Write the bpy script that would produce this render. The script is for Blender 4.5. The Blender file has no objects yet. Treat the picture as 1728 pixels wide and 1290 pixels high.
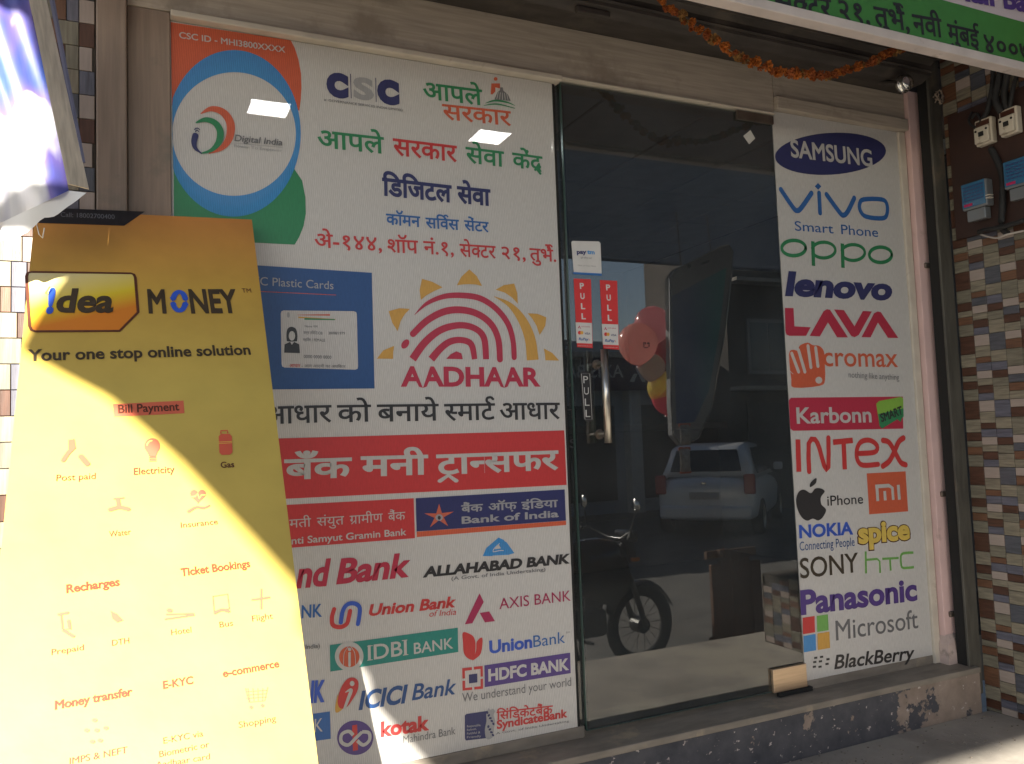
import bpy, bmesh, math, random
from mathutils import Vector, Matrix, noise
R = math.radians
rnd = random.Random(7)
S = bpy.context.scene
COL = S.collection
# ------------------------------------------------------------------ camera
EYE = 1.75                                   # eye height above the road
F = 1380.0                                   # focal length in photo pixels (photo 1728 x 1290)
AX = Vector((3027, 17, F)).normalized()
_yy = 20645.0
AZ = Vector((-(17 * _yy + F * F) / 3027.0, _yy, F)).normalized()
AY = -(AZ.cross(AX))                         # wall axes seen from the camera (right, up, forward)
CAMP = Vector((0, -2.31, EYE))
camd = bpy.data.cameras.new('camera')
cam = bpy.data.objects.new('camera', camd)
COL.objects.link(cam)
rt = Vector((AX.x, AY.x, AZ.x)); up = Vector((AX.y, AY.y, AZ.y)); fw = Vector((AX.z, AY.z, AZ.z))
M = Matrix((rt, up, -fw)).transposed().to_4x4()
M.translation = CAMP
cam.matrix_world = M
camd.sensor_width = 36
camd.lens = 36 * F / 1728.0
camd.clip_start = 0.05
camd.clip_end = 400
S.camera = cam
# ------------------------------------------------------------------ light
SUN = Vector((0.79, 1.83, -1.0)).normalized()
w = bpy.data.worlds.new('World'); S.world = w; w.use_nodes = True
nt = w.node_tree
sky = nt.nodes.new('ShaderNodeTexSky'); sky.sky_type = 'NISHITA'; sky.sun_disc = False
sky.sun_elevation = math.asin(-SUN.z); sky.sun_rotation = math.atan2(-SUN.x, -SUN.y) % (2 * math.pi)
bg = nt.nodes['Background']; bg.inputs['Strength'].default_value = 0.05
nt.links.new(sky.outputs[0], bg.inputs[0])
sd = bpy.data.lights.new('sun', 'SUN'); sd.energy = 5.0; sd.angle = R(0.5); sd.color = (1.0, 0.93, 0.80)
so = bpy.data.objects.new('sun', sd); COL.objects.link(so)
so.rotation_euler = SUN.to_track_quat('-Z', 'Y').to_euler()
S.view_settings.view_transform = 'Standard'
S.view_settings.look = 'None'
S.view_settings.exposure = 2.15
S.view_settings.gamma = 1
S.view_settings.use_curve_mapping = False

# ------------------------------------------------------------------ helpers: pixels of the photograph to points of the place
def ray(p):
    d = Vector((p[0] - 864.0, 645.0 - p[1], F))
    return Vector((d.dot(AX), d.dot(AY), d.dot(AZ)))
def W(px, py, y=0.0):
    d = ray((px, py)); return CAMP + d * ((y - CAMP.y) / d.y)
def WX(px, py, x):
    d = ray((px, py)); return CAMP + d * (x / d.x)
def VM(px, py, dist):                         # a point seen mirrored in the door glass, dist in front of it
    q = W(px, py, dist); return Vector((q.x, -q.y, q.z))

# ------------------------------------------------------------------ materials
MATS = {}
def lk(n, a, b): n.links.new(a, b)
def mat(name, col, rough=0.6, metal=0.0, noise_amt=0.12, nscale=8.0, bump=0.0, bscale=60.0, stretch=None, spec=0.5, coat=0.0, dirt=None, film=False, dirt_scale=3.0, dirt_amt=0.5):
    if name in MATS: return MATS[name]
    m = bpy.data.materials.new(name); m.use_nodes = True
    n = m.node_tree; b = n.nodes['Principled BSDF']
    tc = n.nodes.new('ShaderNodeTexCoord'); mp = n.nodes.new('ShaderNodeMapping')
    lk(n, tc.outputs['Object'], mp.inputs[0])
    if stretch: mp.inputs['Scale'].default_value = stretch
    nz = n.nodes.new('ShaderNodeTexNoise'); nz.inputs['Scale'].default_value = nscale; nz.inputs['Detail'].default_value = 6
    lk(n, mp.outputs[0], nz.inputs['Vector'])
    rp = n.nodes.new('ShaderNodeValToRGB')
    c = Vector(col)
    rp.color_ramp.elements[0].position = 0.3; rp.color_ramp.elements[1].position = 0.7
    rp.color_ramp.elements[0].color = tuple(c * (1 - noise_amt)) + (1,)
    rp.color_ramp.elements[1].color = tuple(min(1, v) for v in c * (1 + noise_amt)) + (1,)
    lk(n, nz.outputs[0], rp.inputs[0])
    out = rp.outputs[0]
    if dirt:
        n2 = n.nodes.new('ShaderNodeTexNoise'); n2.inputs['Scale'].default_value = dirt_scale; n2.inputs['Detail'].default_value = 9; n2.inputs['Roughness'].default_value = 0.65
        lk(n, tc.outputs['Object'], n2.inputs['Vector'])
        r2 = n.nodes.new('ShaderNodeValToRGB'); r2.color_ramp.elements[0].position = 1 - dirt_amt; r2.color_ramp.elements[1].position = min(1, 1.12 - dirt_amt)
        lk(n, n2.outputs[0], r2.inputs[0])
        mx = n.nodes.new('ShaderNodeMixRGB'); mx.inputs[2].default_value = tuple(dirt) + (1,)
        lk(n, r2.outputs[0], mx.inputs[0]); lk(n, out, mx.inputs[1]); out = mx.outputs[0]
    lk(n, out, b.inputs['Base Color'])
    b.inputs['Roughness'].default_value = rough; b.inputs['Metallic'].default_value = metal
    b.inputs['Specular IOR Level'].default_value = spec
    if coat: b.inputs['Coat Weight'].default_value = coat; b.inputs['Coat Roughness'].default_value = 0.05
    if bump:
        n3 = n.nodes.new('ShaderNodeTexNoise'); n3.inputs['Scale'].default_value = bscale; n3.inputs['Detail'].default_value = 5
        lk(n, mp.outputs[0], n3.inputs['Vector'])
        bp = n.nodes.new('ShaderNodeBump'); bp.inputs['Strength'].default_value = bump; bp.inputs['Distance'].default_value = 0.004
        lk(n, n3.outputs[0], bp.inputs['Height']); lk(n, bp.outputs[0], b.inputs['Normal'])
    if film:
        # one-way vision film: a share of the surface is punched away
        tr = n.nodes.new('ShaderNodeBsdfTransparent'); ms = n.nodes.new('ShaderNodeMixShader')
        wv = n.nodes.new('ShaderNodeTexWave'); wv.inputs['Scale'].default_value = 55; wv.inputs['Distortion'].default_value = 1.2; wv.inputs['Detail'].default_value = 2
        mp2 = n.nodes.new('ShaderNodeMapping'); mp2.inputs['Rotation'].default_value = (0, R(4), 0)
        lk(n, tc.outputs['Object'], mp2.inputs[0]); lk(n, mp2.outputs[0], wv.inputs['Vector'])
        mr = n.nodes.new('ShaderNodeMapRange'); mr.inputs[3].default_value = 0.14; mr.inputs[4].default_value = 0.26
        lk(n, wv.outputs[1], mr.inputs[0]); lk(n, mr.outputs[0], ms.inputs[0])
        lk(n, b.outputs[0], ms.inputs[1]); lk(n, tr.outputs[0], ms.inputs[2])
        lk(n, ms.outputs[0], n.nodes['Material Output'].inputs[0])
    MATS[name] = m
    return m
def srgb(r, g, b):
    f = lambda v: (v / 255.0 / 12.92) if v <= 10 else ((v / 255.0 + 0.055) / 1.055) ** 2.4
    return (f(r), f(g), f(b))
PAL = dict(iconred=(0.58, 0.10, 0.055), heading=(0.42, 0.035, 0.012), white=(0.60, 0.585, 0.565), navy=(0.022, 0.026, 0.13), blue=(0.02, 0.13, 0.42), sky=(0.045, 0.26, 0.60), red=(0.60, 0.035, 0.035), crimson=(0.50, 0.02, 0.06),
           green=(0.02, 0.24, 0.09), teal=(0.01, 0.25, 0.21), orange=(0.62, 0.105, 0.04), amber=(0.66, 0.36, 0.06), black=(0.022, 0.02, 0.022), grey=(0.17, 0.17, 0.18),
           silver=(0.36, 0.36, 0.37), purple=(0.085, 0.04, 0.24), maroon=(0.40, 0.015, 0.09), ink=(0.05, 0.035, 0.02), leaf=(0.18, 0.45, 0.10), deepblue=(0.012, 0.075, 0.26),
           umber=(0.10, 0.03, 0.015), yellow=(0.72, 0.52, 0.10), tan=(0.60, 0.13, 0.07), lime=(0.25, 0.5, 0.06), pale=(0.55, 0.54, 0.52), brightgreen=(0.055, 0.225, 0.045), royal=(0.03, 0.10, 0.55))
def film(c): return mat('film_' + c, PAL[c] if c in ('white', 'sky', 'orange') else tuple(v * 0.80 + 0.012 for v in PAL[c]), rough=0.36, noise_amt=0.08, nscale=1.0, stretch=(330, 1, 45), film=c in ('white', 'sky', 'orange'), bump=0.0)
def prn(c): return mat('print_' + c, PAL[c], rough=0.42, noise_amt=0.05, nscale=20)

# ------------------------------------------------------------------ helpers: objects
def thing(name, label, cat, loc=(0, 0, 0), group=None):
    o = bpy.data.objects.new(name, None); COL.objects.link(o); o.location = loc; o.empty_display_size = 0.05
    o['label'] = label; o['category'] = cat
    if group: o['group'] = group
    return o
def tag(o, label, cat, group=None):
    o['label'] = label; o['category'] = cat
    if group: o['group'] = group
    return o
def wloc(o):
    v = Vector(o.location)
    while o.parent: o = o.parent; v += Vector(o.location)
    return v
def obj(name, me, material, parent=None, kind=None, label=None, smooth=False, origin=None):
    """me: mesh, bmesh or (verts, faces) in world coordinates; stored relative to the parent (or to origin)."""
    if isinstance(me, tuple):
        d = bpy.data.meshes.new(name); d.from_pydata([tuple(v) for v in me[0]], [], me[1]); me = d
    elif isinstance(me, bmesh.types.BMesh):
        d = bpy.data.meshes.new(name); me.to_mesh(d); me.free(); me = d
    base = wloc(parent) if parent else Vector((0, 0, 0))
    org = Vector(origin) if origin is not None else base
    me.transform(Matrix.Translation(-org))
    o = bpy.data.objects.new(name, me); COL.objects.link(o)
    if parent: o.parent = parent
    o.location = org - base
    if material is not None:
        me.materials.clear()
        for mm in (material if isinstance(material, (list, tuple)) else [material]): me.materials.append(mm)
    if kind: o['kind'] = kind
    if label: o['label'] = label
    if smooth:
        for p in me.polygons: p.use_smooth = True
    return o
def bx(bm, a, b, bevel=0.0):
    a = Vector(a); b = Vector(b)
    r = bmesh.ops.create_cube(bm, size=1.0)
    vs = r['verts']
    for v in vs:
        v.co = Vector(((a.x + b.x) / 2 + v.co.x * (b.x - a.x), (a.y + b.y) / 2 + v.co.y * (b.y - a.y), (a.z + b.z) / 2 + v.co.z * (b.z - a.z)))
    if bevel:
        es = set()
        for v in vs: es.update(v.link_edges)
        bmesh.ops.bevel(bm, geom=list(es), offset=bevel, segments=2, affect='EDGES', profile=0.5)
    return bm
def BOX(a, b, bevel=0.0): return bx(bmesh.new(), a, b, bevel)
def tube(bm, pts, r, n=8, cap=True):
    pts = [Vector(p) for p in pts]
    rr = r if isinstance(r, (list, tuple)) else [r] * len(pts)
    rings = []
    for i, p in enumerate(pts):
        t = (pts[min(i + 1, len(pts) - 1)] - pts[max(i - 1, 0)]).normalized()
        a = t.cross(Vector((0, 0, 1)))
        if a.length < 1e-3: a = t.cross(Vector((1, 0, 0)))
        a.normalize(); b = t.cross(a).normalized()
        rings.append([bm.verts.new(p + (a * math.cos(2 * math.pi * k / n) + b * math.sin(2 * math.pi * k / n)) * rr[i]) for k in range(n)])
    for q, s in zip(rings, rings[1:]):
        for k in range(n): bm.faces.new((q[k], q[(k + 1) % n], s[(k + 1) % n], s[k]))
    if cap:
        bm.faces.new(list(reversed(rings[0]))); bm.faces.new(rings[-1])
    return bm
def TUBE(pts, r, n=8): return tube(bmesh.new(), pts, r, n)
def prism(bm, pts, ext):
    """closed outline (3D points) pushed along ext"""
    ext = Vector(ext)
    a = [bm.verts.new(Vector(p)) for p in pts]; b = [bm.verts.new(Vector(p) + ext) for p in pts]
    n = len(a)
    bm.faces.new(a); bm.faces.new(list(reversed(b)))
    for i in range(n): bm.faces.new((a[i], b[i], b[(i + 1) % n], a[(i + 1) % n]))
    bmesh.ops.recalc_face_normals(bm, faces=bm.faces[:])
    return bm
def lathe(bm, prof, c, ax='z', n=24):
    rings = []
    for r_, h in prof:
        ring = []
        for k in range(n):
            a = 2 * math.pi * k / n; x, y = r_ * math.cos(a), r_ * math.sin(a)
            v = {'z': (x, y, h), 'x': (h, x, y), 'y': (x, h, y)}[ax]
            ring.append(bm.verts.new(Vector(c) + Vector(v)))
        rings.append(ring)
    for q, s in zip(rings, rings[1:]):
        for k in range(n): bm.faces.new((q[k], q[(k + 1) % n], s[(k + 1) % n], s[k]))
    bmesh.ops.recalc_face_normals(bm, faces=bm.faces[:])
    return bm
def smooth_pts(pts, k=6, closed=False):
    """Catmull-Rom through 2D/3D/width tuples"""
    P = [Vector(p) if len(p) < 5 else p for p in pts]; out = []; n = len(P)
    rng = range(n if closed else n - 1)
    for i in rng:
        g = lambda j: P[j % n] if closed else P[max(0, min(n - 1, j))]
        a, b, c, d = g(i - 1), g(i), g(i + 1), g(i + 2)
        for s in range(k):
            t = s / k
            out.append(0.5 * ((2 * b) + (c - a) * t + (2 * a - 5 * b + 4 * c - d) * t * t + (3 * b - a - 3 * c + d) * t ** 3))
    if not closed: out.append(P[-1])
    return out

# ------------------------------------------------------------------ printed surfaces: lettering and emblems laid out on a plane of the place
class Surf:
    def __init__(s, O, U, V):
        s.O = Vector(O); s.U = Vector(U).normalized(); s.N = s.U.cross(Vector(V)).normalized()
        if s.N.dot(CAMP - s.O) < 0: s.N = -s.N
        s.V = (s.N.cross(s.U)).normalized()
        if s.V.dot(Vector(V)) < 0: s.V = -s.V
        s.step = 0.0006
    def uv(s, p):
        d = ray(p); t = (s.O - CAMP).dot(s.N) / d.dot(s.N); q = CAMP + d * t - s.O
        return Vector((q.dot(s.U), q.dot(s.V)))
    def pt(s, u, v, L): return s.O + s.U * u + s.V * v + s.N * (s.step * L)
class Z:
    def __init__(s, x0, y0, k): s.x0, s.y0, s.k = x0, y0, k
    def __call__(s, p): return (s.x0 + p[0] * s.k, s.y0 + p[1] * s.k)
ZO = Z(0, 0, 1)

_tc = bpy.data.curves.new('tmp_text', 'FONT'); _to = bpy.data.objects.new('tmp_text', _tc)
_tc.resolution_u = 4
_cache = {}
def embolden(vs, fs, off):
    """push the outline of a filled glyph outwards"""
    key = {}; rid = []
    for v in vs: rid.append(key.setdefault((round(v[0], 5), round(v[1], 5)), len(key)))
    pos = [None] * len(key)
    for i, v in enumerate(vs): pos[rid[i]] = Vector(v)
    cnt = {}
    for f in fs:
        g = [rid[i] for i in f]; ar = 0
        for i in range(len(g)):
            a, b = pos[g[i]], pos[g[(i + 1) % len(g)]]; ar += a.x * b.y - b.x * a.y
        if ar < 0: g = g[::-1]
        for i in range(len(g)):
            e = (g[i], g[(i + 1) % len(g)]); cnt[e] = cnt.get(e, 0) + 1
    nrm = {}
    for (a, b) in cnt:
        if (b, a) in cnt: continue
        d = pos[b] - pos[a]
        if d.length < 1e-7: continue
        n = Vector((d.y, -d.x)).normalized()
        for q in (a, b): nrm.setdefault(q, []).append(n)
    out = []
    for i, v in enumerate(vs):
        L = nrm.get(rid[i])
        if L:
            m = Vector((0, 0))
            for n in L: m += n
            if m.length > 1e-6:
                m.normalize(); c = max(0.45, min(n.dot(m) for n in L)); v = (v[0] + m.x * off / c, v[1] + m.y * off / c)
        out.append(v)
    return out
def raw_text(s, off=0.0):
    k = (s, off)
    if k not in _cache:
        _tc.body = s; _tc.offset = 0; _tc.fill_mode = 'FRONT'
        me = bpy.data.meshes.new_from_object(_to)
        vs = [(v.co.x, v.co.y) for v in me.vertices]; fs = [tuple(p.vertices) for p in me.polygons]
        bpy.data.meshes.remove(me)
        if off: vs = embolden(vs, fs, off)
        _cache[k] = (vs, fs)
    return _cache[k]
def adv(c):
    if c == ' ': return 0.30
    v, _ = raw_text(c + 'A'); return max(q[0] for q in v) - 0.667
def strip2(pts, wd, closed=False, rcap=True):
    """flat ribbon through 2D points; wd a width or a list"""
    n = len(pts); wd = wd if isinstance(wd, (list, tuple)) else [wd] * n
    P = [Vector(p[:2]) for p in pts]; vs = []; fs = []
    for i in range(n):
        a = P[(i - 1) % n] if closed else P[max(0, i - 1)]; b = P[(i + 1) % n] if closed else P[min(n - 1, i + 1)]
        t = (b - a); t = t.normalized() if t.length > 1e-9 else Vector((1, 0)); nn = Vector((-t.y, t.x))
        vs.append(tuple(P[i] + nn * wd[i] / 2)); vs.append(tuple(P[i] - nn * wd[i] / 2))
    for i in range(n if closed else n - 1):
        j = (i + 1) % n; fs.append((2 * i, 2 * i + 1, 2 * j + 1, 2 * j))
    if rcap and not closed:
        for i in (0, n - 1):
            if wd[i] < 1e-6: continue
            b0 = len(vs); m = 10
            t = (P[1] - P[0]) if i == 0 else (P[-1] - P[-2]); ang = math.atan2(t.y, t.x) + (math.pi / 2 if i == 0 else -math.pi / 2)
            for k in range(m + 1):
                a = ang + math.pi * k / m; vs.append((P[i].x + math.cos(a) * wd[i] / 2, P[i].y + math.sin(a) * wd[i] / 2))
            fs.append(tuple(range(b0, b0 + m + 1)))
    return vs, fs
def clip_right(vs, fs, x):
    bm = bmesh.new(); V = [bm.verts.new((a, b, 0)) for a, b in vs]
    for f in fs:
        try: bm.faces.new([V[i] for i in f])
        except ValueError: pass
    bmesh.ops.bisect_plane(bm, geom=bm.verts[:] + bm.edges[:] + bm.faces[:], plane_co=(x, 0, 0), plane_no=(1, 0, 0), clear_outer=True)
    bm.verts.index_update()
    o = ([(v.co.x, v.co.y) for v in bm.verts], [tuple(v.index for v in f.verts) for f in bm.faces]); bm.free()
    return o
def deva(s, off):
    """Devanagari in visual order; ^x half form, R hook above the last letter, / and V the two r-strokes below"""
    vs, fs = [], []; x = 0.0; lx = 0.0; la = 0.0; i = 0; nadd = [0]
    def add(v, f, dx):
        b = len(vs); lift = 0.08 * (nadd[0] % 4); nadd[0] += 1; vs.extend((a + dx, c, lift) for a, c in v); fs.extend(tuple(k + b for k in q) for q in f)
    lw = 0.085 + off * 1.6
    while i < len(s):
        c = s[i]
        if c == '^':
            c = s[i + 1]; i += 2; a = adv(c); cut = a * {'क': 0.70, 'स': 0.66, 'न': 0.66}.get(c, 0.66)
            v, f = clip_right(*raw_text(c, off), cut); add(v, f, x); lx, la = x, cut; x += cut; continue
        if c == 'R':
            p = smooth_pts([(lx + la - 0.17, 0.63), (lx + la - 0.27, 0.72), (lx + la - 0.25, 0.84), (lx + la - 0.12, 0.87), (lx + la - 0.04, 0.80)], 5)
            add(*strip2(p, lw * 0.9), 0); i += 1; continue
        if c == '/':
            add(*strip2([(lx + la - 0.16, 0.24), (lx + la - 0.42, 0.02)], lw * 0.9), 0); i += 1; continue
        if c == '\\':
            add(*strip2([(lx + la * 0.46, 0.10), (lx + la * 0.46 + 0.20, -0.14)], lw * 0.9), 0)
            add(*strip2([(lx + la * 0.75, 0.28), (lx + la * 0.42, 0.0)], lw * 0.9), 0); i += 1; continue
        if c == 'V':
            m = lx + la * 0.5; add(*strip2([(m - 0.20, -0.22), (m, -0.05), (m + 0.18, -0.24)], lw * 0.9), 0); i += 1; continue
        a = adv(c)
        if c != ' ':
            v, f = raw_text(c, off); add(v, f, x)
        if a > 0.05 and c not in 'ािी': lx, la = x, a
        if c in 'ाी': la = x + a - lx if False else la
        x += a; i += 1
    return vs, fs

class Print:
    """collects flat shapes of one colour and links them as one part"""
    def __init__(s, surf, thing_, mf, layer=1):
        s.s = surf; s.t = thing_; s.mf = mf; s.L = layer
    def link(s, name, vs2, fs, colour, L, label=None):
        s.n = getattr(s, 'n', 0) + 1; L = L + 0.055 * (s.n % 11)          # no two prints share one plane
        vs = [s.s.pt(q[0], q[1], L + (q[2] if len(q) > 2 else 0.0)) for q in vs2]
        return obj(name, (vs, fs), s.mf(colour) if isinstance(colour, str) else colour, s.t, label=label)
    def text(s, z, txt, p0, p1, h, colour, L=3, bold=0.0, ital=0.0, dv=False, name='lettering'):
        vs, fs = deva(txt, bold) if dv else raw_text(txt, bold)
        lf = [v[2] if len(v) > 2 else 0.0 for v in vs]; vs = [(v[0] + v[1] * ital, v[1]) for v in vs]
        a = s.s.uv(z(p0)); b = s.s.uv(z(p1)); hh = (s.s.uv(z((p0[0], p0[1] - h))) - a).length
        em, ly = (0.622, 0.585) if dv else (0.686, 0.0)
        x0 = min(v[0] for v in vs); x1 = max(v[0] for v in vs)
        du = (b - a) / (x1 - x0); n = Vector((-(b - a).y, (b - a).x)).normalized() * (hh / em)
        out = [a + du * (x - x0) + n * (y - ly) for x, y in vs]
        return s.link(name, [tuple(q) + (l_,) for q, l_ in zip(out, lf)], fs, colour, L)
    def poly(s, z, pts, colour, L=2, name='print_patch', sm=0):
        if sm: pts = [tuple(p) for p in smooth_pts([(a, b) for a, b in pts], sm, True)]
        out = [tuple(s.s.uv(z(p))) for p in pts]
        return s.link(name, out, [tuple(range(len(out)))], colour, L)
    def ell(s, z, c, rx, ry, colour, L=2, rot=0.0, name='emblem', n=48):
        pts = []
        for k in range(n):
            a = 2 * math.pi * k / n; x, y = rx * math.cos(a), ry * math.sin(a)
            pts.append((c[0] + x * math.cos(rot) - y * math.sin(rot), c[1] + x * math.sin(rot) + y * math.cos(rot)))
        return s.poly(z, pts, colour, L, name)
    def ring(s, z, c, rx, ry, wd, colour, L=3, a0=0, a1=360, rot=0.0, name='emblem'):
        n = 40; pts = []
        for k in range(n + 1):
            a = R(a0 + (a1 - a0) * k / n); x, y = rx * math.cos(a), ry * math.sin(a)
            pts.append((c[0] + x * math.cos(rot) - y * math.sin(rot), c[1] + x * math.sin(rot) + y * math.cos(rot)))
        return s.rib(z, pts, wd, colour, L, name, 0)
    def rib(s, z, pts, wd, colour, L=3, name='emblem', sm=6, closed=False, rcap=True):
        n0 = len(pts); wl = wd if isinstance(wd, (list, tuple)) else [wd] * n0
        P = [(p[0], p[1], q) for p, q in zip(pts, wl)]
        if sm: P = smooth_pts(P, sm, closed)
        k = (s.s.uv(z((pts[0][0], pts[0][1] - 10))) - s.s.uv(z(pts[0]))).length / 10
        uv = [tuple(s.s.uv(z((p[0], p[1])))) for p in P]
        vs, fs = strip2(uv, [max(0.0, p[2]) * k for p in P], closed, rcap)
        return s.link(name, vs, fs, colour, L)
    def multi(s, parts, colour, L, name='emblem'):
        pass

# ------------------------------------------------------------------ levels and lengths of the place (metres)
ZR = 0.0                    # road
ZP = EYE - 1.115            # raised pavement in front of the shop
ZS = EYE - 0.945            # top of the sill
XR = 2.97                   # face of the right-hand wall
YE = -1.30                  # outer edge of the pavement
def zz(v): return EYE + v

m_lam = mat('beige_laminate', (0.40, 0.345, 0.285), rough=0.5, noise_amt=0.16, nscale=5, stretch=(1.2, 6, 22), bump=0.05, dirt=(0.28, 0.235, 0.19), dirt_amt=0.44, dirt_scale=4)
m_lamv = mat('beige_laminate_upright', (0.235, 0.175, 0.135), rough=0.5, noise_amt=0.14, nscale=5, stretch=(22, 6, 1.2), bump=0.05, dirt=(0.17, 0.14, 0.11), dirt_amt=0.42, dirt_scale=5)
m_trim = mat('cream_trim', (0.52, 0.47, 0.40), rough=0.55, noise_amt=0.10, nscale=12, dirt=(0.3, 0.25, 0.2), dirt_amt=0.4, dirt_scale=9)
m_pink = mat('pink_paint', (0.64, 0.45, 0.43), rough=0.6, noise_amt=0.05, nscale=9, dirt=(0.33, 0.23, 0.19), dirt_amt=0.36, dirt_scale=5, bump=0.15, bscale=30)
m_dark = mat('dark_shutter_metal', (0.060, 0.052, 0.048), rough=0.55, metal=0.3, noise_amt=0.35, nscale=6, stretch=(1, 4, 6), dirt=(0.10, 0.085, 0.07), dirt_amt=0.45, dirt_scale=5, bump=0.1)
m_rail = mat('grey_rail_metal', (0.085, 0.08, 0.068), rough=0.6, metal=0.2, noise_amt=0.25, nscale=7, stretch=(6, 6, 1), dirt=(0.16, 0.12, 0.085), dirt_amt=0.42, dirt_scale=4, bump=0.15)
m_black = mat('black_gap', (0.008, 0.008, 0.008), rough=0.8)
m_conc = mat('grey_concrete', (0.28, 0.255, 0.225), rough=0.85, noise_amt=0.22, nscale=5, bump=0.4, bscale=45, dirt=(0.35, 0.32, 0.27), dirt_amt=0.5, dirt_scale=2.5)
m_sill = mat('worn_stone_sill', (0.20, 0.175, 0.145), rough=0.7, noise_amt=0.2, nscale=9, stretch=(1, 3, 3), bump=0.25, bscale=40, dirt=(0.33, 0.27, 0.19), dirt_amt=0.42, dirt_scale=6)
m_asph = mat('asphalt', (0.11, 0.105, 0.098), rough=0.9, noise_amt=0.25, nscale=3, bump=0.6, bscale=90, dirt=(0.10, 0.09, 0.08), dirt_amt=0.45, dirt_scale=0.9)
m_steel = mat('brushed_steel', (0.50, 0.47, 0.42), rough=0.28, metal=1.0, noise_amt=0.1, nscale=30, stretch=(1, 1, 0.1))
m_brass = mat('brushed_brass_plate', (0.62, 0.47, 0.33), rough=0.38, metal=0.9, noise_amt=0.12, nscale=30, stretch=(0.2, 1, 4))
m_fit = mat('dull_fitting_metal', (0.15, 0.12, 0.10), rough=0.45, metal=0.7, noise_amt=0.2, nscale=20)
m_chrome = mat('chrome', (0.7, 0.7, 0.68), rough=0.12, metal=1.0, noise_amt=0.03)
m_rubber = mat('black_rubber', (0.015, 0.015, 0.016), rough=0.75, noise_amt=0.3, nscale=30)

# peeling dark paint of the sill front
def sill_paint():
    m = bpy.data.materials.new('peeling_dark_paint'); m.use_nodes = True; n = m.node_tree; b = n.nodes['Principled BSDF']
    tc = n.nodes.new('ShaderNodeTexCoord')
    def nz(sc, det, stretch=None):
        t = n.nodes.new('ShaderNodeTexNoise'); t.inputs['Scale'].default_value = sc; t.inputs['Detail'].default_value = det; t.inputs['Roughness'].default_value = 0.65
        mp = n.nodes.new('ShaderNodeMapping'); mp.inputs['Scale'].default_value = stretch or (1, 1, 1)
        lk(n, tc.outputs['Object'], mp.inputs[0]); lk(n, mp.outputs[0], t.inputs['Vector']); return t
    def ramp(src, a, b_, c0, c1):
        r = n.nodes.new('ShaderNodeValToRGB'); r.color_ramp.elements[0].position = a; r.color_ramp.elements[1].position = b_
        r.color_ramp.elements[0].color = c0 + (1,); r.color_ramp.elements[1].color = c1 + (1,); lk(n, src, r.inputs[0]); return r
    base = ramp(nz(14, 7).outputs[0], 0.3, 0.7, (0.035, 0.037, 0.048), (0.075, 0.075, 0.085))
    bare = ramp(nz(9, 8).outputs[0], 0.3, 0.7, (0.17, 0.13, 0.105), (0.30, 0.24, 0.20))
    sep = n.nodes.new('ShaderNodeSeparateXYZ'); lk(n, tc.outputs['Object'], sep.inputs[0])
    # bare plaster: towards the right-hand end and along the top edge
    mx = n.nodes.new('ShaderNodeMapRange'); mx.inputs[1].default_value = 2.0; mx.inputs[2].default_value = 2.75; mx.inputs[3].default_value = -0.35; mx.inputs[4].default_value = 0.55
    lk(n, sep.outputs[0], mx.inputs[0])
    mz = n.nodes.new('ShaderNodeMapRange'); mz.inputs[1].default_value = ZS - 0.035; mz.inputs[2].default_value = ZS - 0.008; mz.inputs[3].default_value = 0.0; mz.inputs[4].default_value = 0.6
    lk(n, sep.outputs[2], mz.inputs[0])
    ad = n.nodes.new('ShaderNodeMath'); ad.operation = 'MAXIMUM'; lk(n, mx.outputs[0], ad.inputs[0]); lk(n, mz.outputs[0], ad.inputs[1])
    a2 = n.nodes.new('ShaderNodeMath'); a2.operation = 'ADD'; lk(n, ad.outputs[0], a2.inputs[0]); ns_ = n.nodes.new('ShaderNodeMath'); ns_.operation = 'MULTIPLY_ADD'; ns_.inputs[1].default_value = 2.6; ns_.inputs[2].default_value = -0.85; lk(n, nz(6, 9).outputs[0], ns_.inputs[0]); lk(n, ns_.outputs[0], a2.inputs[1])
    m1 = ramp(a2.outputs[0], 0.76, 0.80, (0, 0, 0), (1, 1, 1))
    mixa = n.nodes.new('ShaderNodeMixRGB'); lk(n, m1.outputs[0], mixa.inputs[0]); lk(n, base.outputs[0], mixa.inputs[1]); lk(n, bare.outputs[0], mixa.inputs[2])
    fl = ramp(nz(26, 6, (1, 1, 1.4)).outputs[0], 0.62, 0.65, (0, 0, 0), (1, 1, 1))
    mixb = n.nodes.new('ShaderNodeMixRGB'); lk(n, fl.outputs[0], mixb.inputs[0]); lk(n, mixa.outputs[0], mixb.inputs[1]); mixb.inputs[2].default_value = (0.42, 0.37, 0.35, 1)
    lk(n, mixb.outputs[0], b.inputs['Base Color']); b.inputs['Roughness'].default_value = 0.75
    bp = n.nodes.new('ShaderNodeBump'); bp.inputs['Strength'].default_value = 0.5; bp.inputs['Distance'].default_value = 0.003
    lk(n, m1.outputs[0], bp.inputs['Height']); lk(n, bp.outputs[0], b.inputs['Normal'])
    return m
m_peel = sill_paint()

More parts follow.
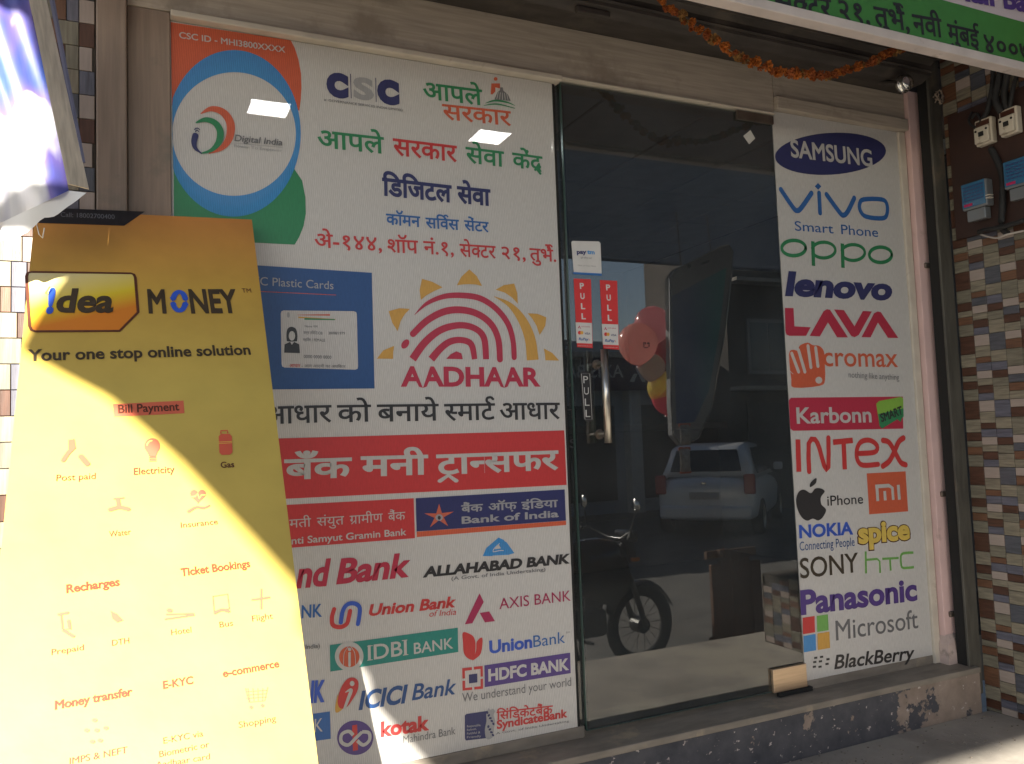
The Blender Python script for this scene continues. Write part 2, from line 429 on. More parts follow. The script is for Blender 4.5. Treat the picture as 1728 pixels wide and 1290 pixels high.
def glass_mat(name, tint, rough=0.0, ior=1.5):
    m = bpy.data.materials.new(name); m.use_nodes = True; n = m.node_tree; n.nodes.remove(n.nodes['Principled BSDF'])
    tr = n.nodes.new('ShaderNodeBsdfTransparent'); tr.inputs[0].default_value = tuple(tint) + (1,)
    gl = n.nodes.new('ShaderNodeBsdfGlossy'); gl.inputs['Roughness'].default_value = rough
    fr = n.nodes.new('ShaderNodeFresnel'); fr.inputs[0].default_value = ior
    df = n.nodes.new('ShaderNodeBsdfDiffuse'); df.inputs[0].default_value = (0.35, 0.36, 0.37, 1)
    tc = n.nodes.new('ShaderNodeTexCoord'); nz = n.nodes.new('ShaderNodeTexNoise'); nz.inputs['Scale'].default_value = 3; nz.inputs['Detail'].default_value = 8
    lk(n, tc.outputs['Object'], nz.inputs['Vector'])
    mr = n.nodes.new('ShaderNodeMapRange'); mr.inputs[1].default_value = 0.4; mr.inputs[2].default_value = 0.8; mr.inputs[3].default_value = 0.035; mr.inputs[4].default_value = 0.10
    lk(n, nz.outputs[0], mr.inputs[0])
    a = n.nodes.new('ShaderNodeMixShader'); lk(n, mr.outputs[0], a.inputs[0]); lk(n, tr.outputs[0], a.inputs[1]); lk(n, df.outputs[0], a.inputs[2])
    b = n.nodes.new('ShaderNodeMixShader'); ge = n.nodes.new('ShaderNodeNewGeometry'); iv = n.nodes.new('ShaderNodeMath'); iv.operation = 'SUBTRACT'; iv.inputs[0].default_value = 1.0; lk(n, ge.outputs['Backfacing'], iv.inputs[1])
    m0 = n.nodes.new('ShaderNodeMath'); m0.operation = 'MULTIPLY'; m0.inputs[1].default_value = 1.85; lk(n, fr.outputs[0], m0.inputs[0])      # both faces of the pane and its reflective tint reflect
    m0.inputs[1].default_value = 2.4; m1 = n.nodes.new('ShaderNodeMath'); m1.operation = 'MULTIPLY'; m1.use_clamp = True; lk(n, m0.outputs[0], m1.inputs[0]); lk(n, iv.outputs[0], m1.inputs[1]); lk(n, m1.outputs[0], b.inputs[0]); lk(n, a.outputs[0], b.inputs[1]); lk(n, gl.outputs[0], b.inputs[2])
    lk(n, b.outputs[0], n.nodes['Material Output'].inputs[0])
    return m
m_glass = glass_mat('tinted_door_glass', (0.50, 0.55, 0.56))
def glowing_cloth(m, c, k):
    n = m.node_tree; t = n.nodes.new('ShaderNodeBsdfTranslucent'); t.inputs[0].default_value = tuple(c) + (1,)
    x = n.nodes.new('ShaderNodeMixShader'); x.inputs[0].default_value = k
    lk(n, n.nodes['Principled BSDF'].outputs[0], x.inputs[1]); lk(n, t.outputs[0], x.inputs[2]); lk(n, x.outputs[0], n.nodes['Material Output'].inputs[0])
def emis(name, col, st):
    m = bpy.data.materials.new(name); m.use_nodes = True; n = m.node_tree; b = n.nodes['Principled BSDF']
    b.inputs['Base Color'].default_value = (0.8, 0.8, 0.8, 1); b.inputs['Emission Color'].default_value = tuple(col) + (1,); b.inputs['Emission Strength'].default_value = st
    return m

# ================================================================== THE SETTING
obj('road', BOX((-60, -60, -0.3), (60, YE + 0.02, ZR)), m_asph, kind='structure')
obj('pavement', BOX((-6, YE, ZR - 0.2), (XR + 0.4, -0.115, ZP), 0.008), m_conc, kind='structure')
obj('earth_base', BOX((-60, YE + 0.02, -0.3), (60, 60, ZR - 0.25)), m_asph, kind='structure')

# sill under the shopfront
sl = thing('stone_sill', 'worn stone sill with peeling dark blue paint under the glass door', 'sill', (0, 0, ZP))
obj('sill_top', BOX((-0.9, -0.125, ZS - 0.022), (2.93, 0.2, ZS), 0.004), m_sill, sl)
obj('sill_front', BOX((-0.9, -0.118, ZP - 0.1), (2.93, 0.2, ZS - 0.022)), m_peel, sl)

# grit and scraps lying on the pavement, past counting
gb = bmesh.new(); gr_ = random.Random(3)
for k in range(420):
    x_ = gr_.uniform(0.3, XR - 0.03); y_ = -0.125 - abs(gr_.gauss(0, 0.22)); z_ = ZP
    if y_ < YE + 0.05: continue
    r_ = gr_.uniform(0.0012, 0.0045) * (2.2 if k % 37 == 0 else 1)
    vs_ = bmesh.ops.create_icosphere(gb, subdivisions=1, radius=r_)['verts']
    for v in vs_: v.co = Vector((v.co.x * gr_.uniform(0.8, 1.6) + x_, v.co.y + y_, v.co.z * 0.55 + z_ + r_ * 0.4))
tag(obj('grit', gb, mat('grit_stone', (0.17, 0.145, 0.12), rough=0.95, noise_amt=0.5, nscale=60), kind='stuff'), 'loose grit and small scraps scattered on the pavement below the sill', 'grit')

# shop front walls
sf = thing('shopfront_frame', 'beige laminate clad shopfront surround with pink painted right edge', 'shopfront', (0, 0, ZS))
XA, XB_, XC, XD = 2.826, 2.862, W(1556, 640, -0.006).x, W(1587, 640, -0.03).x
HB = zz(1.172); HT = zz(1.345)
obj('header_panel', BOX((-0.024, -0.012, HB), (2.17, 0.10, HT), 0.002), m_lam, sf)
obj('header_panel', BOX((2.173, -0.012, zz(1.235)), (XC - 0.001, 0.10, HT), 0.002), m_lam, sf)
obj('header_lip', BOX((0.081, -0.03, HB - 0.018), (1.262, 0.03, HB - 0.001), 0.003), m_trim, sf)
obj('header_lip', BOX((1.264, -0.022, HB - 0.006), (2.168, 0.03, HB - 0.001), 0.001), m_trim, sf)
obj('header_lip', BOX((2.171, -0.03, zz(1.187)), (2.86, 0.03, zz(1.234)), 0.003), m_lam, sf)
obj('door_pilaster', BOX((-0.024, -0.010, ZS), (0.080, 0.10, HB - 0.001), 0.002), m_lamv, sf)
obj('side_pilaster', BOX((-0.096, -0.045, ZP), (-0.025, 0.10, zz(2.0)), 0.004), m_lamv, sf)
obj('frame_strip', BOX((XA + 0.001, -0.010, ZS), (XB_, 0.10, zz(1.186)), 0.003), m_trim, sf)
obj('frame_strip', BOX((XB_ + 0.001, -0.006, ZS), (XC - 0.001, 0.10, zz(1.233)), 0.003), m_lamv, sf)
bm = BOX((XC, -0.030, zz(-0.87)), (XD, 0.10, zz(1.355)), 0.002)
obj('pink_pilaster', bm, m_pink, sf)
bm = bmesh.new()
prism(bm, [(XC - 0.014, -0.05, ZS), (XD + 0.006, -0.05, ZS), (XD + 0.006, -0.05, zz(-0.86)), (XD - 0.002, -0.032, zz(-0.835)), (XC + 0.002, -0.032, zz(-0.835)), (XC - 0.014, -0.05, zz(-0.87))], (0, 0.12, 0))
obj('pilaster_base', bm, mat('dirty_pink_plaster', (0.48, 0.38, 0.35), rough=0.7, dirt=(0.16, 0.14, 0.12), dirt_amt=0.5, dirt_scale=9, bump=0.3), sf)
for zc in (0.62, -0.30, -0.77):
    bm = BOX((XD - 0.05, -0.040, zz(zc)), (XD - 0.004, -0.029, zz(zc) + 0.022), 0.004)
    obj('lug', bm, m_fit, sf)

# wall above and around, closing the building
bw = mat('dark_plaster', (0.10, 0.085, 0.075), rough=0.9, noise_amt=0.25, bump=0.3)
bd = thing('shop_building', 'building wall above and beside the shop opening, mostly in shade', 'building', (0, 0.15, ZP))
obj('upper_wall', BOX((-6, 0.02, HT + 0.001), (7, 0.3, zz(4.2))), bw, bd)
obj('left_wall', BOX((-6, 0.02, ZP), (-0.60, 0.3, HT)), mat('cream_wall', (0.5, 0.46, 0.40), rough=0.9, noise_amt=0.1, bump=0.2), bd)

# rolled shutter housing
sh = thing('shutter_housing', 'dark rolled-up shutter housing above the beige header', 'shutter', (1.5, -0.15, HT))
prof = [(0.0, HT - 0.0), (-0.12, HT - 0.004), (-0.16, HT + 0.012), (-0.165, HT + 0.05), (-0.19, HT + 0.065), (-0.22, HT + 0.062), (-0.245, HT + 0.085), (-0.26, HT + 0.13), (-0.25, HT + 0.19), (-0.21, HT + 0.24), (-0.15, HT + 0.30), (0.0, HT + 0.33)]
bm = bmesh.new(); prism(bm, [(-0.4, y, z) for y, z in prof], (3.24, 0, 0))
obj('hood', bm, m_dark, sh)
for yy_, zz_ in ((-0.163, 0.028), (-0.205, 0.058), (-0.256, 0.100)):
    obj('fold', TUBE([(-0.39, yy_, HT + zz_), (2.84, yy_, HT + zz_)], 0.006, 6), m_dark, sh)
obj('bolt_plate', BOX(W(1000, 22, -0.14) - Vector((0.06, 0.01, 0.010)), W(1000, 22, -0.14) + Vector((0.06, 0.01, 0.010)), 0.003), m_dark, sh)
# round spring cap at the end of the shutter shaft
cp = W(1523, 143, -0.16)
sc = thing('shutter_shaft_cap', 'small round shiny metal cap hanging at the right end of the shutter housing', 'shaft cap', cp)
bm = bmesh.new(); lathe(bm, [(0.0, -0.035), (0.012, -0.034), (0.028, -0.028), (0.030, -0.02), (0.024, -0.015), (0.034, -0.008), (0.036, 0.0), (0.026, 0.012), (0.0, 0.014)], cp, 'y', 24)
obj('cap', bm, m_chrome, sc, smooth=True)
obj('shaft', TUBE([cp + Vector((0, 0.0, 0)), cp + Vector((0, 0.10, 0.05))], 0.012, 10), m_dark, sc)

# shutter guide rail
gr = thing('shutter_guide_rail', 'tall dark grey steel guide rail between the pink pilaster and the tiled wall', 'guide rail', (2.88, -0.12, ZP))
bm = BOX((2.897, -0.104, zz(-1.055)), (XR - 0.006, -0.094, zz(1.75)), 0.002)
obj('front_flange', bm, m_rail, gr)
obj('channel_side', BOX((2.900, -0.0935, zz(-1.03)), (2.906, -0.05, zz(1.75))), m_black, gr)  # black here and on the back stands for shade inside the gap
obj('channel_back', BOX((2.908, -0.055, zz(-1.03)), (3.0, -0.0515, zz(1.36))), m_black, gr)
bm = bmesh.new()
kp = W(1584, 165, -0.115)
for k in range(7):
    a = k * 0.9; tube(bm, [kp + Vector((math.cos(a) * 0.03, -0.004, math.sin(a) * 0.025)), kp + Vector((math.cos(a + 2) * 0.012, -0.010, math.sin(a + 2) * 0.03)), kp + Vector((math.cos(a + 3) * 0.035, -0.002, math.sin(a + 3.3) * 0.03))], 0.0025, 5)
obj('wire_knot', bm, mat('old_string', (0.28, 0.22, 0.17), rough=0.9), gr)

# ------------------------------------------------------------------ mosaic tiled walls, piece by piece
TC = dict(w=(0.31, 0.255, 0.225), g=(0.155, 0.14, 0.105), G=(0.20, 0.175, 0.13), b=(0.07, 0.030, 0.018), B=(0.13, 0.062, 0.034), u=(0.07, 0.073, 0.088), U=(0.10, 0.10, 0.13))
def tile_mat(k, vert):
    st = (30, 30, 2.5) if vert else (4, 4, 40)
    return mat('tile_%s_%d' % ({'w': 'white', 'g': 'greygreen', 'G': 'beige', 'b': 'darkbrown', 'B': 'brown', 'u': 'slate', 'U': 'paleblue'}[k], vert), TC[k], rough=0.42, noise_amt=0.32 if k != 'w' else 0.08, nscale=4, stretch=st, bump=0.12, bscale=8)
# columns of (height, tile) in one printed module; W = spans two columns
MOD = [[(.28, 'b'), (.20, 'G'), (.13, 'b'), (.09, 'g'), (.12, 'B'), (.18, 'g')],
       [(.17, 'w'), (.17, 'G'), (.09, 'B'), (.12, 'U'), (.12, 'w'), (.10, 'G'), (.12, 'b'), (.11, 'U')],
       [(.26, 'u'), (.17, 'G'), (.13, 'U'), (.11, 'b'), (.13, 'g'), (.20, 'G')],
       [(.12, 'w'), (.14, 'B'), (.26, 'g'), (.12, 'w'), (.12, 'u'), (.12, 'B'), (.12, 'G')]]
MW, MH = 0.25, 0.255
def tile_list(u0, u1, v0, v1, phase=(0, 0), vert=False):
    """rectangles (ua, ub, va, vb, tile) covering the area"""
    out = []
    mu, mv = (MH, MW) if vert else (MW, MH)
    i0 = math.floor((u0 - phase[0]) / mu); i1 = math.ceil((u1 - phase[0]) / mu)
    j0 = math.floor((v0 - phase[1]) / mv); j1 = math.ceil((v1 - phase[1]) / mv)
    for i in range(i0, i1 + 1):
        for j in range(j0, j1 + 1):
            rr = random.Random(i * 31 + j * 17)
            for c, colm in enumerate(MOD):
                t = 0.0
                for hgt, k in colm:
                    a0, a1 = c / 4.0 * (MW), (c + 1) / 4.0 * (MW)
                    b0, b1 = t * MH, (t + hgt) * MH; t += hgt
                    if rr.random() < 0.15: k = {'G': 'g', 'g': 'G', 'b': 'B', 'B': 'b', 'u': 'U', 'U': 'u', 'w': 'w'}[k]
                    if vert: ua, ub, va, vb = b0, b1, a0, a1
                    else: ua, ub, va, vb = a0, a1, MH - b1, MH - b0
                    ua += phase[0] + i * mu; ub += phase[0] + i * mu; va += phase[1] + j * mv; vb += phase[1] + j * mv
                    ua, ub, va, vb = max(ua, u0), min(ub, u1), max(va, v0), min(vb, v1)
                    if ub - ua > 0.008 and vb - va > 0.006: out.append((ua, ub, va, vb, k))
    return out
def tile_wall(th, O, U, V, N, rects, vert, limit):
    """each tile a bevelled block; shared meshes by size"""
    O, U, V, N = Vector(O), Vector(U), Vector(V), Vector(N); cache = {}
    items = []
    for (ua, ub, va, vb, k) in rects:
        c = O + U * ((ua + ub) / 2) + V * ((va + vb) / 2)
        items.append((((c - CAMP).length), ua, ub, va, vb, k, c))
    items.sort(key=lambda q: q[0])
    base = wloc(th); rest = {}
    for n, (d, ua, ub, va, vb, k, c) in enumerate(items):
        w_, h_ = (ub - ua) / 2 - 0.0009, (vb - va) / 2 - 0.0009; t = 0.004 + 0.0012 * rnd.random(); e = 0.0008
        q = []
        for s, dn in ((0, 0.0), (0, t - e), (e, t)):
            for a, b in ((-1, -1), (1, -1), (1, 1), (-1, 1)): q.append(U * (a * (w_ - s)) + V * (b * (h_ - s)) + N * dn)
        fs = [(8, 9, 10, 11)] + [(i, (i + 1) % 4, 4 + (i + 1) % 4, 4 + i) for i in range(4)] + [(4 + i, 4 + (i + 1) % 4, 8 + (i + 1) % 4, 8 + i) for i in range(4)]
        if n < limit:
            key = (round(w_, 4), round(h_, 4), k)
            if key not in cache:
                me = bpy.data.meshes.new('tile'); me.from_pydata([tuple(v) for v in q], [], fs); me.materials.append(tile_mat(k, vert)); cache[key] = me
            o = bpy.data.objects.new('tile', cache[key]); COL.objects.link(o); o.parent = th; o.location = c - base
        else:
            vs, ff, mi = rest.setdefault(k, ([], [], None)); b = len(vs)
            vs.extend(c + v for v in q); ff.extend(tuple(x + b for x in f) for f in fs)
    if rest:
        vs, ff, idx, ml = [], [], [], []
        for k, (v, f, _) in rest.items():
            b = len(vs); vs += v; ff += [tuple(x + b for x in g) for g in f]; idx += [len(ml)] * len(f); ml.append(tile_mat(k, vert))
        o = obj('tiles', (vs, ff), ml, th, kind='stuff')
        for p, i in zip(o.data.polygons, idx): p.material_index = i
grout = mat('dark_grout', (0.07, 0.06, 0.05), rough=0.95)
rw = thing('tiled_side_wall', 'tall mosaic tiled wall in brown, grey and blue pieces at the right edge', 'wall', (XR + 0.1, -0.6, ZP))
YW = -0.82                                   # the upper wall ends here, a low plinth runs on
obj('wall_core', BOX((XR, YW, zz(-0.76)), (XR + 0.35, -0.108, zz(2.3))), grout, rw)
obj('plinth_core', BOX((XR, -1.12, ZR), (XR + 0.35, -0.108, zz(-0.761))), grout, rw)
# plane facing the shop: u runs outwards (-y), v up
rects = [r for r in tile_list(0.11, 1.12, ZP + 0.002, zz(1.62), (0.11, WX(1655, 1010, XR).z - 0.255 * 8), False) if r[1] < -YW or r[3] < zz(-0.76)]
tile_wall(rw, (XR - 0.0005, 0, 0), (0, -1, 0), (0, 0, 1), (-1, 0, 0), rects, False, 299)
lw_ = thing('tiled_left_pier', 'mosaic tiled pier with upright pieces left of the beige pilaster', 'pier', (-0.35, 0, ZP))
obj('pier_core', BOX((-0.60, -0.028, ZP), (-0.098, 0.05, zz(1.75))), grout, lw_)
rects = tile_list(-0.60, -0.099, ZP + 0.4, zz(1.6), (-0.135, 0.03), True)
tile_wall(lw_, (0, -0.0285, 0), (1, 0, 0), (0, 0, 1), (0, -1, 0), rects, True, 260)

# ------------------------------------------------------------------ the room behind the glass
dk = mat('dim_wall_paint', (0.16, 0.17, 0.19), rough=0.8)
rm = mat('room_floor_tile', (0.05, 0.05, 0.05), rough=0.35, noise_amt=0.2, nscale=3)
obj('room_floor', BOX((-0.9, 0.201, ZS - 0.2), (4.2, 4.2, ZS - 0.004)), rm, kind='structure')
obj('room_back_wall', BOX((-0.9, 4.2, ZS - 0.2), (4.2, 4.3, zz(1.62))), dk, kind='structure')
obj('room_side_wall', BOX((-0.98, 0.31, ZS - 0.2), (-0.9, 4.3, zz(1.62))), dk, kind='structure')
obj('room_side_wall', BOX((4.2, 0.31, ZS - 0.2), (4.28, 4.3, zz(1.62))), dk, kind='structure')
ce = thing('suspended_ceiling', 'grey panelled ceiling seen through the top of the glass door', 'ceiling', (1.5, 2, zz(1.5)))
CZ = zz(1.50)
obj('ceiling_backing', BOX((-0.9, 0.02, CZ + 0.012), (4.2, 4.2, CZ + 0.05)), m_black, ce)
cpn = mat('ceiling_panel', (0.42, 0.43, 0.43), rough=0.9)
pm = None
LEDS = ((0.53, 1.33), (1.59, 1.33))
for i in range(9):
    for j in range(7):
        xa, ya = -0.88 + i * 0.56, 0.14 + j * 0.58
        if pm is None:
            pm = obj('ceiling_panel', BOX((xa, ya, CZ), (xa + 0.545, ya + 0.565, CZ + 0.010), 0.002), cpn, ce, origin=(xa, ya, CZ))
            p0 = Vector(pm.location)
        else:
            o = pm.copy(); COL.objects.link(o); o.parent = ce; o.location = p0 + Vector((i * 0.56, j * 0.58, 0))
led = emis('ceiling_led', (1.0, 0.98, 0.95), 9.0)
for q, (lx_, ly_) in enumerate(LEDS):
    t = thing('ceiling_light', ['small square white ceiling light glowing through the ring of the round emblem', 'small square white ceiling light glowing through the film below the orange word'][q], 'ceiling light', (lx_, ly_, CZ - 0.01), 'square ceiling lights behind the film')
    obj('diffuser', BOX((lx_ - 0.083, ly_ - 0.083, CZ - 0.012), (lx_ + 0.083, ly_ + 0.083, CZ - 0.004)), led, t)
    bm = bmesh.new()
    for a, b in (((-.095, -.095), (.095, -.084)), ((-.095, .084), (.095, .095)), ((-.095, -.0838), (-.084, .0838)), ((.084, -.0838), (.095, .0838))):
        bx(bm, (lx_ + a[0], ly_ + a[1], CZ - 0.014), (lx_ + b[0], ly_ + b[1], CZ - 0.002))
    obj('frame', bm, m_trim, t)
# counter inside, faint behind the door
ct = thing('shop_counter', 'dark counter standing at the back of the room behind the door', 'counter', (3.0, 3.0, ZS))
obj('counter_top', BOX((2.2, 2.6, ZS + 0.95), (4.0, 3.2, ZS + 1.0), 0.004), mat('counter_top', (0.10, 0.08, 0.07), rough=0.4), ct)
obj('counter_front', BOX((2.25, 2.65, ZS - 0.003), (3.95, 3.15, ZS + 0.949)), mat('counter_wood', (0.07, 0.04, 0.03), rough=0.6), ct)

# ================================================================== LEFT FILM PANEL
Y0 = 0.0
lp = thing('service_poster_panel', 'large white printed window panel of Hindi lettering and bank logos left of the door', 'poster', (0.66, 0, ZS))
PX0, PX1, PZ0, PZ1 = 0.081, 1.238, zz(-0.909), zz(1.152)
obj('film_sheet', BOX((PX0, 0.0, PZ0), (PX1, 0.003, PZ1)), film('white'), lp)
obj('panel_foot', BOX((PX0, -0.002, ZS), (1.262, 0.03, PZ0 - 0.001), 0.002), m_sill, lp)
obj('panel_edge', BOX((PX1 + 0.001, 0.002, PZ0), (1.248, 0.012, PZ1)), m_black, lp)
SL = Surf((0, 0, EYE), (1, 0, 0), (0, 0, 1))
P = Print(SL, lp, film)
Z2 = Z(280, 30, 0.3935); Z6 = Z(430, 430, 1 / 3.0); Z7 = Z(470, 820, 0.3643)
def outer(a): x, y = 290 + 288 * math.cos(a), 497 + 357 * math.sin(a); return (max(x, 22 + (y - 20) * 0.014), y)
def inner(a): return (292 + 265 * math.cos(a), 500 + 265 * math.sin(a))
def mid(a):
    o_, i_ = outer(a), inner(a); return ((o_[0] + i_[0]) / 2, (o_[1] + i_[1]) / 2)
P.poly(Z2, [(20, 20), (535, 98), (552, 130), (568, 180), (579, 240), (581, 300), (578, 350), (572, 400)] + [mid(-0.35 - k * (math.pi - 0.9) / 24) for k in range(25)] + [(25, 380)], 'orange', 1)
P.poly(Z2, [mid(0.45)] + [(584, 700), (598, 770), (600, 840), (590, 895), (572, 940), (552, 974), (385, 966), (34, 948), (33, 640)] + [mid(math.pi - 0.55 - k * (math.pi - 1.0) / 24) for k in range(25)], 'green', 1)
rv = []; nr = 72
for k in range(nr): a_ = 2 * math.pi * k / nr; rv += [tuple(SL.uv(Z2(outer(a_)))), tuple(SL.uv(Z2(inner(a_))))]
P.link('emblem', rv, [(2 * k, 2 * k + 1, 2 * ((k + 1) % nr) + 1, 2 * ((k + 1) % nr)) for k in range(nr)], 'sky', 2)
P.rib(Z2, [(150, 413), (195, 393), (245, 408), (276, 455), (272, 515), (240, 560), (185, 584)], [4, 22, 32, 34, 30, 20, 4], 'orange', 4)
P.rib(Z2, [(130, 452), (168, 440), (208, 452), (232, 488), (226, 535), (195, 570), (150, 584)], [6, 20, 26, 28, 24, 15, 5], 'green', 5)
P.rib(Z2, [(126, 508), (120, 535), (126, 562), (152, 584)], [24, 22, 15, 5], 'navy', 6)
P.rib(Z2, [(122, 482), (133, 476), (144, 482)], 4, 'navy', 6); P.rib(Z2, [(127, 490), (133, 486), (140, 490)], 4, 'navy', 6)
P.text(Z2, 'Digital India', (293, 530), (499, 550), 27, 'grey', 4, 0.015, 0.18)
P.text(Z2, 'Power To Empower', (292, 557), (498, 578), 13, 'silver', 4)
P.rib(Z2, [(292, 539), (498, 558)], 1.6, 'silver', 4, sm=0)
P.text(Z2, 'CSC ID - MHI3800XXXX', (57, 88), (512, 151), 26, 'pale', 2, 0.014)
P.text(Z2, 'C', (688, 326), (783, 340), 84, 'navy', 2, 0.10)
P.text(Z2, 'S', (804, 342), (892, 354), 84, 'silver', 2, 0.05)
P.text(Z2, 'C', (906, 355), (1001, 369), 84, 'navy', 2, 0.10)
for a, b in (((791, 243), (794, 346)), ((899, 260), (901, 362))): P.rib(Z2, [a, b], 3, 'navy', 2, sm=0)
P.text(Z2, 'e  GOVERNANCE SERVICES INDIA LIMITED', (678, 358), (1016, 403), 10, 'grey', 2, 0.01)
P.text(Z2, 'आपले', (1100, 283), (1355, 316), 66, 'green', 2, 0.018, dv=True)
P.text(Z2, 'सरकार', (1183, 376), (1478, 408), 62, 'orange', 2, 0.016, dv=True)
P.ell(Z2, (1413, 264), 8, 8, 'orange', 2); P.poly(Z2, [(1395, 283), (1432, 283), (1432, 305), (1412, 300), (1412, 318), (1400, 330), (1392, 330)], 'orange', 2, 'emblem')
P.poly(Z2, [(1408, 352), (1420, 322), (1432, 312), (1433, 300), (1444, 300), (1446, 314), (1466, 330), (1478, 358)], 'grey', 2, 'emblem')
for k in range(5): P.rib(Z2, [(1418 + k * 12, 350 + k * 1.2), (1424 + k * 9, 322 + k)], 2.5, 'white', 3, sm=0)
P.rib(Z2, [(1370, 368), (1410, 357), (1460, 364), (1495, 378)], [2, 7, 7, 2], 'green', 3); P.rib(Z2, [(1362, 378), (1420, 372), (1495, 390)], [2, 6, 3], 'green', 3)
P.text(Z2, 'आपले', (648, 488), (934, 520), 70, 'green', 2, 0.018, dv=True)
P.text(Z2, 'सरकार', (972, 524), (1247, 557), 68, 'red', 2, 0.018, dv=True)
P.text(Z2, 'सेवा', (1284, 560), (1449, 581), 64, 'green', 2, 0.018, dv=True)
P.text(Z2, 'केंद\\', (1484, 584), (1614, 602), 60, 'green', 2, 0.018, dv=True)
P.text(Z2, 'िडिजटल', (926, 694), (1225, 728), 70, 'navy', 2, 0.034, dv=True)
P.text(Z2, 'सेवा', (1247, 730), (1391, 745), 66, 'navy', 2, 0.034, dv=True)
P.text(Z2, 'कॉमन', (943, 845), (1090, 858), 44, 'blue', 2, 0.02, dv=True)
P.text(Z2, 'सिवRस', (1112, 862), (1256, 872), 42, 'blue', 2, 0.02, dv=True)
P.text(Z2, 'सेंटर', (1278, 873), (1383, 882), 41, 'blue', 2, 0.02, dv=True)
P.text(Z2, 'अे-१४४,', (636, 931), (925, 950), 56, 'red', 2, 0.014, dv=True)
P.text(Z2, 'शॉप नं.१,', (948, 955), (1232, 970), 54, 'red', 2, 0.014, dv=True)
P.text(Z2, 'से^कटर', (1258, 975), (1413, 985), 52, 'red', 2, 0.014, dv=True)
P.text(Z2, '२१,', (1437, 987), (1540, 993), 50, 'red', 2, 0.014, dv=True)
P.text(Z2, 'तुभेR.', (1558, 993), (1672, 1001), 50, 'red', 2, 0.014, dv=True)
# plastic card advert
P.poly(Z6, [(-60, 50), (592, 92), (606, 678), (-50, 684)], 'deepblue', 1)
P.text(Z6, 'PVC Plastic Cards', (-42, 151), (398, 176), 42, 'silver', 2, 0.002)
P.rib(Z6, [(-40, 184), (410, 205)], 3, 'orange', 2, sm=0)
P.poly(Z6, [(145, 283), (500, 287), (513, 292), (516, 302), (522, 565), (520, 578), (508, 583), (150, 572), (138, 566), (135, 552), (131, 298), (135, 287)], 'white', 2)
P.rib(Z6, [(215, 306), (380, 306)], [2, 9], 'tan', 3, sm=0, rcap=False); P.rib(Z6, [(220, 318), (410, 328)], [8, 2], 'amber', 3, sm=0, rcap=False); P.rib(Z6, [(250, 326), (405, 330)], [9, 5], 'green', 4, sm=0, rcap=False)
P.ell(Z6, (169, 306), 8, 14, 'silver', 3); 
P.poly(Z6, [(186, 366), (206, 375), (214, 400), (214, 435), (205, 440), (166, 440), (160, 430), (160, 395), (168, 373)], 'black', 3, 'emblem', 3)
P.ell(Z6, (187, 412), 16, 24, 'white', 4)
P.poly(Z6, [(148, 497), (150, 455), (178, 442), (187, 458), (198, 442), (224, 455), (228, 499)], 'black', 4, 'emblem')
P.text(Z6, 'Name नाम', (252, 368), (318, 370), 11, 'grey', 3, 0.01)
P.text(Z6, 'जन्म तिथि/DOB', (245, 402), (342, 405), 14, 'grey', 3, 0.01)
P.text(Z6, 'महिला / FEMALE', (243, 438), (355, 441), 14, 'grey', 3, 0.01)
P.text(Z6, '20/08/1979', (372, 404), (456, 405), 13, 'grey', 3, 0.02)
P.text(Z6, '0000 0000 0000', (247, 524), (387, 528), 16, 'grey', 3, 0.01)
P.text(Z6, 'आधार', (175, 556), (230, 558), 14, 'red', 3, 0.01, dv=True)
P.text(Z6, '- आम आदमी का अधिकार', (236, 558), (458, 562), 13, 'grey', 3, 0.01, dv=True)
# big sun and fingerprint emblem
for q in ([(1085, 75), (1122, 108), (1150, 160), (1120, 152), (1085, 150), (1050, 152), (1022, 156), (1045, 112)], [(846, 123), (898, 138), (950, 166), (905, 186), (866, 208), (840, 230), (833, 180)],
          [(677, 287), (730, 272), (785, 275), (760, 300), (738, 335), (722, 388), (695, 345)], [(617, 527), (650, 485), (705, 462), (700, 495), (699, 528)], [(1218, 178), (1260, 155), (1312, 147), (1328, 195), (1331, 250), (1302, 218), (1265, 193)],
          [(1380, 297), (1430, 300), (1475, 318), (1470, 360), (1441, 408), (1425, 360), (1404, 325)], [(1462, 475), (1505, 498), (1540, 537), (1470, 535), (1468, 505)]): P.poly(Z6, q, 'amber', 2, 'emblem')
P.rib(Z6, [(1210, 212), (1290, 255), (1352, 330), (1392, 425), (1406, 534)], [2, 26, 48, 60, 66], 'amber', 2, rcap=False)
P.rib(Z6, [(808, 305), (870, 248), (955, 213), (1045, 207), (1140, 222), (1222, 275), (1280, 350), (1306, 435), (1312, 520)], [2, 18, 26, 30, 32, 32, 32, 30, 30], 'crimson', 2)
P.rib(Z6, [(800, 402), (870, 335), (955, 290), (1040, 280), (1125, 300), (1195, 352), (1232, 430), (1240, 530)], [32, 34, 36, 36, 36, 36, 35, 34], 'crimson', 2, rcap=True)
P.rib(Z6, [(798, 530), (860, 445), (940, 382), (1035, 358), (1115, 375), (1160, 425), (1170, 530)], [40, 38, 36, 34, 34, 36, 34], 'crimson', 2, rcap=False)
P.rib(Z6, [(893, 530), (935, 480), (985, 442), (1045, 433), (1095, 455), (1112, 530)], [38, 36, 34, 32, 34, 30], 'crimson', 2, rcap=False)
P.poly(Z6, [(968, 528), (990, 505), (1020, 490), (1045, 500), (1052, 530)], 'crimson', 2, 'emblem')
P.ell(Z6, (761, 453), 26, 17, 'crimson', 2, rot=-0.95)
P.ell(Z6, (1128, 446), 14, 22, 'white', 3)
P.text(Z6, 'AADHAAR', (738, 664), (1446, 664), 94, 'crimson', 2, 0.038)
P.text(Z6, 'आधार', (40, 777), (388, 768), 86, 'black', 2, 0.014, dv=True)
P.text(Z6, 'को', (415, 769), (588, 766), 84, 'black', 2, 0.014, dv=True)
